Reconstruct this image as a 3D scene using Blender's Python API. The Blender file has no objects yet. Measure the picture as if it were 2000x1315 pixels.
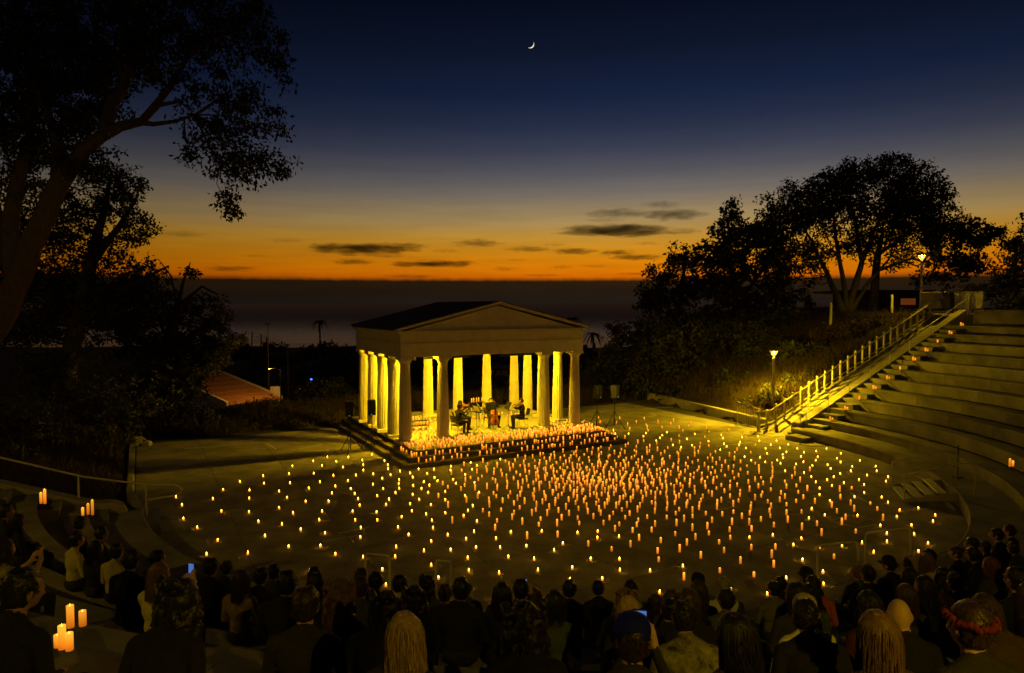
import bpy, bmesh, math, random
import numpy as np
from mathutils import Vector, Matrix, Quaternion, noise as mnoise

random.seed(7); RNG = np.random.default_rng(11)
SC = bpy.context.scene
COL = SC.collection
R = math.radians

# ------------------------------------------------------------------ camera
FPX, CXP, CYP, CAMZ, HORY = 1333.0, 1000.0, 657.5, 6.0, 598.0
PITCH = math.atan((CYP - HORY) / FPX)
cam_data = bpy.data.cameras.new('camera'); cam_data.lens = 24.0; cam_data.sensor_width = 36.0
cam_data.clip_start = 0.05; cam_data.clip_end = 60000.0
cam = bpy.data.objects.new('camera', cam_data); COL.objects.link(cam)
cam.location = (0, 0, CAMZ); cam.rotation_euler = (math.pi / 2 - PITCH, 0, 0)
SC.camera = cam

def lin(r, g, b):
    f = lambda c: (c / 12.92 if c <= 0.04045 else ((c + 0.055) / 1.055) ** 2.4)
    return (f(r / 255), f(g / 255), f(b / 255), 1.0)

# ------------------------------------------------------------------ dusk sky
W = bpy.data.worlds.new('World'); SC.world = W; W.use_nodes = True
nt = W.node_tree; nt.nodes.clear(); N = nt.nodes.new; L = nt.links.new
def mth(op, a, b=None, c=None, clamp=False):
    n = N('ShaderNodeMath'); n.operation = op; n.use_clamp = clamp
    for i, v in enumerate((a, b, c)):
        if v is None: continue
        if isinstance(v, (int, float)): n.inputs[i].default_value = v
        else: L(v, n.inputs[i])
    return n.outputs[0]
tc = N('ShaderNodeTexCoord'); sx = N('ShaderNodeSeparateXYZ'); L(tc.outputs['Generated'], sx.inputs[0])
elv = mth('MULTIPLY', mth('ARCSINE', sx.outputs['Z']), 180 / math.pi)
azm = mth('MULTIPLY', mth('ARCTAN2', sx.outputs['X'], sx.outputs['Y']), 180 / math.pi)
# slightly uneven top of the marine layer on the horizon
cmb = N('ShaderNodeCombineXYZ'); L(mth('MULTIPLY', azm, 0.55), cmb.inputs[0]); L(mth('MULTIPLY', elv, 0.6), cmb.inputs[1])
nz = N('ShaderNodeTexNoise'); nz.inputs['Scale'].default_value = 1.6; nz.inputs['Detail'].default_value = 5; L(cmb.outputs[0], nz.inputs['Vector'])
el2 = mth('ADD', elv, mth('MULTIPLY', mth('SUBTRACT', nz.outputs['Fac'], 0.5), 0.22))
fac = mth('DIVIDE', mth('ADD', el2, 5.0), 95.0, clamp=True)
ramp = N('ShaderNodeValToRGB'); L(fac, ramp.inputs[0])
STOPS = [(-5, (26, 22, 20)), (0.0, (32, 25, 22)), (1.2, (37, 26, 16)), (2.08, (44, 29, 12)), (2.32, (204, 96, 4)), (2.7, (220, 116, 3)), (3.6, (217, 127, 8)),
         (4.6, (206, 135, 24)), (5.7, (193, 142, 50)), (7.0, (166, 138, 88)), (9.3, (115, 107, 100)), (11.0, (84, 83, 90)), (12.6, (59, 63, 81)), (14.6, (37, 46, 69)),
         (16.8, (22, 33, 60)), (20.1, (14, 22, 42)), (23.5, (7, 13, 28)), (40, (5, 9, 21)), (90, (4, 7, 16))]
cr = ramp.color_ramp
while len(cr.elements) < len(STOPS): cr.elements.new(0.5)
for e, (d, c) in zip(cr.elements, STOPS):
    e.position = (d + 5.0) / 95.0
for e, (d, c) in zip(cr.elements, STOPS):
    e.color = lin(*c)
dz = mth('DIVIDE', mth('SUBTRACT', azm, 13.0), 39.0)
gz = mth('EXPONENT', mth('MULTIPLY', mth('MULTIPLY', dz, dz), -1.0))
fall = mth('ADD', mth('MULTIPLY', gz, 0.72), 0.28)
# faint uneven haze: long thin streaks that fade out with height
cm2 = N('ShaderNodeCombineXYZ'); L(mth('MULTIPLY', azm, 0.10), cm2.inputs[0]); L(mth('MULTIPLY', elv, 1.15), cm2.inputs[1])
nz2 = N('ShaderNodeTexNoise'); nz2.inputs['Scale'].default_value = 1.0; nz2.inputs['Detail'].default_value = 7; nz2.inputs['Roughness'].default_value = 0.6; L(cm2.outputs[0], nz2.inputs['Vector'])
amp = mth('EXPONENT', mth('MULTIPLY', mth('MAXIMUM', elv, 0.0), -0.11))
strk = mth('ADD', 1.0, mth('MULTIPLY', mth('MULTIPLY', mth('SUBTRACT', nz2.outputs['Fac'], 0.5), amp), 0.8))
fall = mth('MULTIPLY', fall, strk)
bg = N('ShaderNodeBackground'); L(ramp.outputs['Color'], bg.inputs['Color']); L(fall, bg.inputs['Strength'])
wo = N('ShaderNodeOutputWorld'); L(bg.outputs[0], wo.inputs['Surface'])

SC.view_settings.view_transform = 'Standard'; SC.view_settings.look = 'None'
SC.view_settings.exposure = 0.0; SC.view_settings.gamma = 1.0
SC.view_settings.use_curve_mapping = False
SC.render.engine = 'CYCLES'
SC.cycles.use_denoising = True
SC.cycles.use_light_tree = True
SC.cycles.max_bounces = 6; SC.cycles.diffuse_bounces = 2; SC.cycles.glossy_bounces = 3
SC.cycles.transparent_max_bounces = 8; SC.cycles.volume_bounces = 2
SC.cycles.sample_clamp_indirect = 4.0
SC.cycles.caustics_reflective = False; SC.cycles.caustics_refractive = False

# ------------------------------------------------------------------ places
YAW = 0.4986                       # how far the theatre's axis is turned
CY_, SY_ = math.cos(YAW), math.sin(YAW)
TEMPLE = (-4.30, 27.33)            # front-left column
CEN = (1.2, 25.1)                  # centre of the seating circle
R0 = 13.1                          # radius of the plaza
SUNK = YAW
def TW(u, v, z=0.0): return Vector((TEMPLE[0] + u * CY_ - v * SY_, TEMPLE[1] + u * SY_ + v * CY_, z))
def SW(s, t, z=0.0): return Vector((CEN[0] + s * CY_ + t * SY_, CEN[1] + s * SY_ - t * CY_, z))
def ST(x, y):
    dx, dy = x - CEN[0], y - CEN[1]
    return dx * CY_ + dy * SY_, dx * SY_ - dy * CY_
def at(px, py, Y):
    a = (px - CXP) / FPX; b = -(py - CYP) / FPX
    d = Vector((a, math.cos(PITCH) + b * math.sin(PITCH), -math.sin(PITCH) + b * math.cos(PITCH)))
    return Vector((0, 0, CAMZ)) + d * (Y / d.y)
def tier_r(i): return 14.4 + 1.04 * (i - 1)
def tier_z(i): return 0.76 + 0.419 * (i - 1)
def smooth(a, b, x):
    t = min(1.0, max(0.0, (x - a) / (b - a))); return t * t * (3 - 2 * t)

# ------------------------------------------------------------------ materials
MATS = {}
def mat(name, col, rough=0.8, var=0.25, scale=6.0, bump=0.0, bscale=40.0, metal=0.0, spec=0.3, emit=None, estr=0.0, coat=0.0, stretch=None, col2=None):
    if name in MATS: return MATS[name]
    m = bpy.data.materials.new(name); m.use_nodes = True
    t = m.node_tree; b = t.nodes['Principled BSDF']; n = t.nodes.new; l = t.links.new
    b.inputs['Roughness'].default_value = rough; b.inputs['Metallic'].default_value = metal
    b.inputs['Specular IOR Level'].default_value = spec
    if coat: b.inputs['Coat Weight'].default_value = coat
    c = (col[0], col[1], col[2], 1)
    if var > 0:
        co = n('ShaderNodeTexCoord'); src = co.outputs['Object']
        if stretch:
            mp = n('ShaderNodeMapping'); mp.inputs['Scale'].default_value = stretch; l(src, mp.inputs['Vector']); src = mp.outputs[0]
        nx = n('ShaderNodeTexNoise'); nx.inputs['Scale'].default_value = scale; nx.inputs['Detail'].default_value = 6; nx.inputs['Roughness'].default_value = 0.65
        l(src, nx.inputs['Vector'])
        rp = n('ShaderNodeValToRGB'); rp.color_ramp.elements[0].position = 0.3; rp.color_ramp.elements[1].position = 0.72
        lo = col2 if col2 else tuple(x * (1 - var) for x in col)
        rp.color_ramp.elements[0].color = (lo[0], lo[1], lo[2], 1)
        hi = col if col2 else tuple(min(1, x * (1 + var * 0.6)) for x in col)
        rp.color_ramp.elements[1].color = (hi[0], hi[1], hi[2], 1)
        l(nx.outputs['Fac'], rp.inputs[0]); l(rp.outputs[0], b.inputs['Base Color'])
    else:
        b.inputs['Base Color'].default_value = c
    if bump > 0:
        co2 = n('ShaderNodeTexCoord'); n2 = n('ShaderNodeTexNoise'); n2.inputs['Scale'].default_value = bscale; n2.inputs['Detail'].default_value = 4
        l(co2.outputs['Object'], n2.inputs['Vector'])
        bp = n('ShaderNodeBump'); bp.inputs['Strength'].default_value = bump; bp.inputs['Distance'].default_value = 0.02
        l(n2.outputs['Fac'], bp.inputs['Height']); l(bp.outputs[0], b.inputs['Normal'])
    if emit:
        b.inputs['Emission Color'].default_value = (emit[0], emit[1], emit[2], 1); b.inputs['Emission Strength'].default_value = estr
    MATS[name] = m
    return m

# ------------------------------------------------------------------ mesh building
class G:
    def __init__(s): s.v = []; s.f = []; s.m = []
    def add(s, vs, fs, m=0):
        b = len(s.v); s.v.extend([tuple(x) for x in vs]); s.f.extend([tuple(b + i for i in f) for f in fs]); s.m.extend([m] * len(fs)); return s
    def box(s, c, d, rz=0.0, m=0, mtx=None):
        hx, hy, hz = d[0] / 2, d[1] / 2, d[2] / 2
        P = [Vector((x, y, z)) for x in (-hx, hx) for y in (-hy, hy) for z in (-hz, hz)]
        M = mtx if mtx is not None else (Matrix.Translation(c) @ Matrix.Rotation(rz, 4, 'Z'))
        if mtx is not None: M = mtx @ Matrix.Translation(c)
        s.add([M @ p for p in P], [(0, 1, 3, 2), (4, 6, 7, 5), (0, 4, 5, 1), (2, 3, 7, 6), (0, 2, 6, 4), (1, 5, 7, 3)], m); return s
    def cbox(s, lo, hi, bev=0.02, m=0):
        # box with chamfered top edges
        x0, y0, z0 = lo; x1, y1, z1 = hi; b = bev
        v = [(x0, y0, z0), (x1, y0, z0), (x1, y1, z0), (x0, y1, z0), (x0, y0, z1 - b), (x1, y0, z1 - b), (x1, y1, z1 - b), (x0, y1, z1 - b),
             (x0 + b, y0 + b, z1), (x1 - b, y0 + b, z1), (x1 - b, y1 - b, z1), (x0 + b, y1 - b, z1)]
        f = [(3, 2, 1, 0), (0, 1, 5, 4), (1, 2, 6, 5), (2, 3, 7, 6), (3, 0, 4, 7), (4, 5, 9, 8), (5, 6, 10, 9), (6, 7, 11, 10), (7, 4, 8, 11), (8, 9, 10, 11)]
        s.add(v, f, m); return s
    def tube(s, path, rad, n=8, m=0, caps=True, flat=1.0):
        P = [Vector(p) for p in path]; k = len(P)
        rad = list(rad) if hasattr(rad, '__len__') else [rad] * k
        vs = []; up = None
        for i in range(k):
            d = (P[min(i + 1, k - 1)] - P[max(i - 1, 0)])
            if d.length < 1e-9: d = Vector((0, 0, 1))
            d.normalize()
            if up is None:
                up = Vector((0, 0, 1)) if abs(d.z) < 0.9 else Vector((1, 0, 0))
            a = d.cross(up)
            if a.length < 1e-6: a = d.cross(Vector((0, 1, 0)))
            a.normalize(); b = a.cross(d).normalized(); up = b
            for j in range(n):
                t = 2 * math.pi * j / n
                vs.append(P[i] + (a * math.cos(t) + b * math.sin(t) * flat) * rad[i])
        fs = []
        for i in range(k - 1):
            for j in range(n):
                fs.append((i * n + j, i * n + (j + 1) % n, (i + 1) * n + (j + 1) % n, (i + 1) * n + j))
        if caps:
            fs.append(tuple(range(n - 1, -1, -1))); fs.append(tuple((k - 1) * n + j for j in range(n)))
        s.add(vs, fs, m); return s
    def lathe(s, prof, n=24, c=(0, 0, 0), m=0, caps=True):
        vs = [(c[0] + r * math.cos(2 * math.pi * j / n), c[1] + r * math.sin(2 * math.pi * j / n), c[2] + z) for r, z in prof for j in range(n)]
        fs = [(i * n + j, i * n + (j + 1) % n, (i + 1) * n + (j + 1) % n, (i + 1) * n + j) for i in range(len(prof) - 1) for j in range(n)]
        if caps:
            fs.append(tuple(range(n - 1, -1, -1))); fs.append(tuple((len(prof) - 1) * n + j for j in range(n)))
        s.add(vs, fs, m); return s
    def prism(s, pts, axis, a, b, m=0):
        # closed polygon of 2D points extruded along axis from a to b
        def P(p, w): return {'x': (w, p[0], p[1]), 'y': (p[0], w, p[1]), 'z': (p[0], p[1], w)}[axis]
        n = len(pts); vs = [P(p, a) for p in pts] + [P(p, b) for p in pts]
        fs = [tuple(range(n - 1, -1, -1)), tuple(range(n, 2 * n))] + [(i, (i + 1) % n, n + (i + 1) % n, n + i) for i in range(n)]
        s.add(vs, fs, m); return s
    def ell(s, c, r, n=12, k=8, m=0, mtx=None):
        vs = []; fs = []
        for i in range(k + 1):
            ph = math.pi * i / k
            for j in range(n):
                t = 2 * math.pi * j / n
                p = Vector((r[0] * math.sin(ph) * math.cos(t), r[1] * math.sin(ph) * math.sin(t), r[2] * math.cos(ph)))
                if mtx is not None: p = mtx @ p
                vs.append(Vector(c) + p)
        for i in range(k):
            for j in range(n):
                fs.append((i * n + j, (i + 1) * n + j, (i + 1) * n + (j + 1) % n, i * n + (j + 1) % n))
        s.add(vs, fs, m); return s
    def mesh(s, name, smooth=False):
        me = bpy.data.meshes.new(name); me.from_pydata(s.v, [], s.f)
        if any(s.m): me.polygons.foreach_set('material_index', s.m)
        if smooth: me.polygons.foreach_set('use_smooth', [True] * len(s.f))
        bm = bmesh.new(); bm.from_mesh(me); bmesh.ops.recalc_face_normals(bm, faces=bm.faces); bm.to_mesh(me); bm.free()
        me.update(); return me

def quads_mesh(name, verts, n):
    """n quads, verts (4n,3) numpy"""
    me = bpy.data.meshes.new(name)
    me.vertices.add(4 * n); me.vertices.foreach_set('co', np.ascontiguousarray(verts, np.float32).ravel())
    me.loops.add(4 * n); me.loops.foreach_set('vertex_index', np.arange(4 * n, dtype=np.int32))
    me.polygons.add(n); me.polygons.foreach_set('loop_start', np.arange(0, 4 * n, 4, dtype=np.int32))
    me.update(calc_edges=True); return me

def tag(o, label=None, cat=None, group=None, kind=None):
    if label: o['label'] = label
    if cat: o['category'] = cat
    if group: o['group'] = group
    if kind: o['kind'] = kind
    return o
def obj(name, geo, mats, parent=None, loc=(0, 0, 0), rz=0.0, smooth=False, **k):
    me = geo.mesh(name, smooth) if isinstance(geo, G) else geo
    if not isinstance(mats, (list, tuple)): mats = [mats]
    if not me.materials:
        for m in mats: me.materials.append(m)
    o = bpy.data.objects.new(name, me); COL.objects.link(o)
    if parent is not None: o.parent = parent
    o.location = loc; o.rotation_euler = (0, 0, rz)
    return tag(o, **k)
def empty(name, loc=(0, 0, 0), rz=0.0, **k):
    o = bpy.data.objects.new(name, None); COL.objects.link(o); o.empty_display_size = 0.2
    o.location = loc; o.rotation_euler = (0, 0, rz); return tag(o, **k)
def copy_tree(o, parent=None):
    c = o.copy(); COL.objects.link(c)
    if parent is not None: c.parent = parent
    for ch in list(o.children): copy_tree(ch, c)
    return c
def light(name, kind, loc, energy, color, size=0.1, parent=None):
    d = bpy.data.lights.new(name, kind); d.energy = energy; d.color = color
    if kind in ('POINT', 'SPOT'): d.shadow_soft_size = size
    o = bpy.data.objects.new(name, d); COL.objects.link(o); o.location = loc
    if parent is not None: o.parent = parent
    return o

SODIUM = (1.0, 0.60, 0.008)
CONC = mat('concrete', (0.33, 0.315, 0.27), 0.9, 0.28, 2.2, 0.35, 30)
CONC2 = mat('seat concrete', (0.25, 0.235, 0.205), 0.9, 0.5, 0.9, 0.3, 24)
PAVE = mat('paving concrete', (0.30, 0.275, 0.22), 0.93, 0.55, 0.8, 0.4, 22)
JOINT = mat('paving joint', (0.05, 0.046, 0.04), 0.95, 0.2)
STONE = mat('temple plaster', (0.63, 0.59, 0.48), 0.75, 0.16, 3.0, 0.15, 45)
STEPM = mat('temple step', (0.13, 0.115, 0.10), 0.9, 0.3, 2.5, 0.3, 30)
DECK = mat('temple deck', (0.33, 0.31, 0.27), 0.9, 0.25, 2.0, 0.25, 30)
SHING = mat('roof shingle', (0.03, 0.027, 0.025), 0.9, 0.35, 12, 0.5, 30)
STEEL = mat('galvanised steel', (0.55, 0.55, 0.53), 0.45, 0.15, 9, metal=0.6)
RAILP = mat('cream rail paint', (0.62, 0.60, 0.52), 0.5, 0.12, 9)
BLACK = mat('black plastic', (0.018, 0.018, 0.02), 0.5, 0.2, 14)
BLKM = mat('black metal', (0.012, 0.012, 0.013), 0.4, 0.15, 14, metal=0.4)
WHITEP = mat('road paint', (0.55, 0.54, 0.47), 0.8, 0.3, 5)
# ------------------------------------------------------------------ terrain, sea, moon, clouds
def fbm(x, y, f): return mnoise.fractal(Vector((x * f, y * f, 3.7)), 1.0, 2.0, 4)
def wall_s(t): return 13.75 + 0.15 * max(0.0, -t - 1.7)          # retaining wall on the right of the plaza
def ground_z(x, y):
    s, t = ST(x, y); r = math.hypot(s, t)
    if t > -1.5:
        if t > 0: inside = r < 26.9
        else: inside = abs(s) < 27.2
        if inside: return -0.35
        return 4.75 + 0.1 * fbm(x, y, 0.1)
    ws = wall_s(t)
    hr = 0.0
    if s > ws: hr = min(5.55, 0.5 + 0.385 * (s - ws - 0.3)) if s > ws + 0.3 else 0.5 * (s - ws) / 0.3 - 0.3 * (1 - (s - ws) / 0.3)
    hl = 0.0
    if s < -13.5: hl = min(4.9, 0.34 * (-s - 13.5))
    inside = (-13.5 <= s <= ws) and t > -12.9
    if inside: return -0.35
    d = max(0.0, -t - 12.9)
    back = 0.28 * smooth(0.0, 2.0, d) * (1 - smooth(5, 9, d)) - 8.0 * smooth(6.0, 48.0, d)
    fade = 1.0 - smooth(6.0, 34.0, d)
    fadeL = 1.0 - smooth(1.0, 16.0, d)
    z = back + hr * fade + hl * fadeL
    z += 0.22 * fbm(x, y, 0.16) * smooth(0.2, 3.0, max(d, s - ws, -13.5 - s))
    edge = 236 + 10 * fbm(x, 0.0, 0.01)
    z -= 42.0 * smooth(edge, edge + 45, y)
    if y > 150: z += 0.35 * fbm(x, y, 0.03)
    return z
xs = sorted(set([round(v, 2) for v in list(np.arange(-46, 56.01, 0.85)) + list(np.geomspace(57, 900, 26)) + list(-np.geomspace(47, 900, 28))]))
ys = sorted(set([round(v, 2) for v in list(np.arange(-34, 66.01, 0.85)) + list(np.geomspace(67, 300, 46))]))
tv = [(x, y, ground_z(x, y)) for y in ys for x in xs]
nx_ = len(xs); tf = [(j * nx_ + i, j * nx_ + i + 1, (j + 1) * nx_ + i + 1, (j + 1) * nx_ + i) for j in range(len(ys) - 1) for i in range(nx_ - 1)]
g = G(); g.v = tv; g.f = tf; g.m = [0] * len(tf)
SOIL = mat('dry soil and grass', (0.042, 0.030, 0.017), 1.0, 0.55, 0.9, 0.8, 9)
obj('ground', g, SOIL, smooth=True, kind='structure')

# sea
SEA = bpy.data.materials.new('sea water'); SEA.use_nodes = True
t = SEA.node_tree; b = t.nodes['Principled BSDF']
b.inputs['Base Color'].default_value = (0.010, 0.011, 0.013, 1); b.inputs['Roughness'].default_value = 0.09; b.inputs['IOR'].default_value = 1.33; b.inputs['Specular IOR Level'].default_value = 0.5
geo = t.nodes.new('ShaderNodeNewGeometry'); mp = t.nodes.new('ShaderNodeMapping'); mp.inputs['Scale'].default_value = (0.0035, 0.024, 1)
n1 = t.nodes.new('ShaderNodeTexNoise'); n1.inputs['Scale'].default_value = 1.0; n1.inputs['Detail'].default_value = 8; n1.inputs['Roughness'].default_value = 0.62
bp = t.nodes.new('ShaderNodeBump'); bp.inputs['Strength'].default_value = 1.0; bp.inputs['Distance'].default_value = 4.0
t.links.new(geo.outputs['Position'], mp.inputs[0]); t.links.new(mp.outputs[0], n1.inputs['Vector']); t.links.new(n1.outputs['Fac'], bp.inputs['Height']); 
_ad = t.nodes.new('ShaderNodeVectorMath'); _ad.operation = 'ADD'; _ad.inputs[1].default_value = (0, -.075, 0); _nm = t.nodes.new('ShaderNodeVectorMath'); _nm.operation = 'NORMALIZE'   # faces of the waves turned to the shore
t.links.new(bp.outputs[0], _ad.inputs[0]); t.links.new(_ad.outputs[0], _nm.inputs[0]); t.links.new(_nm.outputs[0], b.inputs['Normal'])
g = G(); S = 45000.0
g.add([(-S, 180, -46), (S, 180, -46), (S, S, -46), (-S, S, -46)], [(0, 1, 2, 3)])
obj('ocean', g, SEA, kind='structure')

# bank of sea fog lying on the far water
FOG = bpy.data.materials.new('sea fog'); FOG.use_nodes = True; _t = FOG.node_tree; _t.nodes.clear()
_v = _t.nodes.new('ShaderNodeVolumePrincipled'); _v.inputs['Color'].default_value = (1.0, .92, .88, 1); _v.inputs['Density'].default_value = .0022
_o = _t.nodes.new('ShaderNodeOutputMaterial'); _t.links.new(_v.outputs[0], _o.inputs['Volume'])
g = G(); g.box((0, 7200, -16), (40000, 11000, 59)); obj('fog_bank', g, FOG, label='dull grey bank of sea fog along the horizon', cat='fog', kind='stuff')

# crescent moon: the sunlit part of a sphere
mc = at(1036.0, 87.0, 20000.0); g = G(); RM = 104.0
vd = (mc - Vector((0, 0, CAMZ))).normalized(); rt = vd.cross(Vector((0, 0, 1))).normalized(); up = rt.cross(vd).normalized()
br = (rt * math.cos(R(-48)) + up * math.sin(R(-48))); pp = br.cross(vd).normalized()
K = 18; rows = []
for i in range(K + 1):
    la = math.pi * (i / K - 0.5)
    row = []
    for j in range(7):
        lo = R(92 - 44 * j / 6)
        p = pp * math.sin(la) + (br * math.sin(lo) - vd * math.cos(lo)) * math.cos(la)
        row.append(mc + p * RM)
    rows.append(row)
vs = [p for row in rows for p in row]; w7 = 7
fs = [(i * w7 + j, i * w7 + j + 1, (i + 1) * w7 + j + 1, (i + 1) * w7 + j) for i in range(K) for j in range(6)]
fs += [(i * w7, (i + 1) * w7, (i + 1) * w7 + 6, i * w7 + 6) for i in range(K)]
g.add(vs, fs)
MOON = mat('moonlit rock', (0.3, 0.3, 0.28), 1, 0.1, 0.02, emit=(1.0, 0.88, 0.62), estr=1.25)
obj('moon', g, MOON, smooth=True, label='thin bright crescent moon alone high in the dark blue sky', cat='moon')

# small flat clouds over the horizon
def cloud_mat(dens):
    nm = 'cloud vapour %.2f' % dens
    if nm in MATS: return MATS[nm]
    m = bpy.data.materials.new(nm); m.use_nodes = True; t = m.node_tree; t.nodes.clear(); n = t.nodes.new; l = t.links.new
    co = n('ShaderNodeTexCoord'); ln = n('ShaderNodeVectorMath'); ln.operation = 'LENGTH'; l(co.outputs['Object'], ln.inputs[0])
    oi = n('ShaderNodeObjectInfo'); ad = n('ShaderNodeVectorMath'); ad.operation = 'ADD'; l(co.outputs['Object'], ad.inputs[0])
    mr = n('ShaderNodeMath'); mr.operation = 'MULTIPLY'; mr.inputs[1].default_value = 37.0; l(oi.outputs['Random'], mr.inputs[0])
    l(mr.outputs[0], ad.inputs[1])
    mp = n('ShaderNodeMapping'); mp.inputs['Scale'].default_value = (3.4, 1.2, 2.4); l(ad.outputs[0], mp.inputs[0])
    nx = n('ShaderNodeTexNoise'); nx.inputs['Scale'].default_value = 1.0; nx.inputs['Detail'].default_value = 4; l(mp.outputs[0], nx.inputs['Vector'])
    def M_(op, a, b_, clamp=False):
        q = n('ShaderNodeMath'); q.operation = op; q.use_clamp = clamp
        for i, v in enumerate((a, b_)):
            if isinstance(v, float): q.inputs[i].default_value = v
            else: l(v, q.inputs[i])
        return q.outputs[0]
    sph = M_('SUBTRACT', 1.0, M_('POWER', ln.outputs['Value'], 1.5))
    d = M_('MULTIPLY', M_('ADD', sph, M_('MULTIPLY', M_('SUBTRACT', nx.outputs['Fac'], 0.62), 1.9)), dens * 0.0115, False)
    d = M_('MAXIMUM', d, 0.0)
    pv = n('ShaderNodeVolumePrincipled'); pv.inputs['Color'].default_value = (0.30, 0.29, 0.31, 1); l(d, pv.inputs['Density'])
    ou = n('ShaderNodeOutputMaterial'); l(pv.outputs[0], ou.inputs['Volume']); MATS[nm] = m
    return m
CLOUDS = [(712, 487, 95, 14, 1.0, 'longest dark flat cloud, left of centre above the horizon'), (640, 482, 42, 9, .7, 'dark cloud touching the left end of the longest cloud'),
          (802, 481, 38, 9, .6, 'small cloud at the right end of the longest cloud'), (842, 516, 80, 8, .9, 'thin dark streak of cloud low over the temple roof'),
          (690, 512, 40, 8, .7, 'small dark cloud low under the longest cloud'), (1205, 451, 110, 13, 1.0, 'long dark cloud bank just left of the hillside trees'),
          (1335, 452, 36, 8, .5, 'faint cloud close beside the hillside treetops'), (1312, 420, 65, 12, .7, 'grey cloud highest but one on the right'),
          (1208, 417, 66, 11, .4, 'pale cloud left of the grey high one'), (1292, 400, 40, 9, .35, 'faintest cloud, highest above the horizon'),
          (1122, 491, 44, 8, .95, 'dark cloud in the orange glow above the temple corner'), (1203, 494, 34, 8, .95, 'upper of two dark clouds in the orange right of the temple'),
          (1242, 503, 50, 7, .9, 'lower of two dark clouds in the orange right of the temple'), (932, 475, 50, 10, .5, 'soft curved cloud above the middle of the temple'),
          (1032, 487, 46, 8, .5, 'soft flat cloud between the temple gable and the dark ones'), (452, 525, 55, 7, .5, 'thin low cloud at far left near the tree'),
          (985, 525, 28, 6, .4, 'tiny low cloud just above the orange band'), (905, 513, 30, 6, .45, 'tiny cloud at the right end of the thin streak'),
          (560, 470, 34, 5, .22, 'faint streak of cloud left of the longest cloud'), (1010, 508, 22, 4, .35, 'tiny streak right of the gable in the orange'), (1160, 520, 30, 4, .35, 'tiny streak low in the orange left of the hillside trees'),
          (1180, 430, 40, 6, .25, 'faint streak between the pale and the long dark cloud'), (1085, 478, 26, 5, .3, 'tiny cloud above the temple corner cloud'), (760, 500, 40, 5, .35, 'thin streak between the longest cloud and the low one'), (870, 490, 30, 5, .3, 'tiny pale cloud right of the longest cloud'),
          (1265, 476, 30, 5, .3, 'tiny streak above the pair of dark clouds'), (500, 500, 30, 4, .25, 'faint streak near the left tree'), (1240, 535, 34, 4, .45, 'thin cloud on the fog line by the hillside trees'), (800, 540, 60, 4, .35, 'thin cloud on the fog line above the roof'), (1060, 538, 40, 4, .35, 'thin cloud on the fog line right of the gable'),
          (1095, 522, 26, 5, .4, 'tiny faint cloud low in the orange by the gable'), (352, 457, 55, 10, .2, 'barely visible cloud beside the big left tree')]
gs = G(); gs.ell((0, 0, 0), (1, 1, 1), 20, 10); cloud_me = gs.mesh('cloud')
for k, (px, py, hw, hh, dn, lb) in enumerate(CLOUDS):
    Y = 5200.0 + 130 * (k % 5); m_ = cloud_mat(dn)
    me = cloud_me.copy(); me.materials.append(m_)
    o = obj('cloud', me, m_, loc=at(px, py, Y), label=lb, cat='cloud', group='clouds over the horizon')
    o.scale = (hw * Y / FPX * 1.3, hw * Y / FPX * 0.8, hh * Y / FPX * 1.0)

# ------------------------------------------------------------------ plaza
g = G(); pts = [(-13.45, 0.5)] + [(-13.45, 12.75), (15.35, 12.75), (13.72, 1.4), (13.2, 0.5), (14.2, 0.2)]
for k in range(33):
    a = R(90 - 180 * k / 32); pts.append((14.2 * math.sin(a), -14.2 * math.cos(a) if abs(math.cos(a)) > .01 else 0.0))
g.add([(p[0], p[1], 0) for p in pts] + [(p[0], p[1], -0.3) for p in pts],
      [tuple(range(len(pts)))] + [(i, (i + 1) % len(pts), len(pts) + (i + 1) % len(pts), len(pts) + i) for i in range(len(pts))])
plaza = obj('plaza', g, JOINT, loc=(CEN[0], CEN[1], -0.012), rz=YAW, kind='structure')
PS = 2.42; gp_ = G(); gp_.cbox((-PS / 2 + .006, -PS / 2 + .006, -0.01), (PS / 2 - .006, PS / 2 - .006, 0.014), 0.005); pme = gp_.mesh('paving_slab'); pme.materials.append(PAVE)
for i in range(-6, 7):
    for j in range(-6, 6):
        xs_, ys_ = i * PS, j * PS + 1.2
        if ys_ < 0 and math.hypot(xs_, ys_) > R0 + 2.0: continue
        if xs_ < -12.6 or ys_ > 12.0 or xs_ > 12.4 + .12 * max(0, ys_): continue
        o = obj('paving_slab', pme, PAVE, plaza, loc=(xs_, ys_, 0.0)); o.rotation_euler = (0, 0, [0, math.pi / 2, math.pi, -math.pi / 2][(i * 7 + j * 3) % 4])
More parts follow.
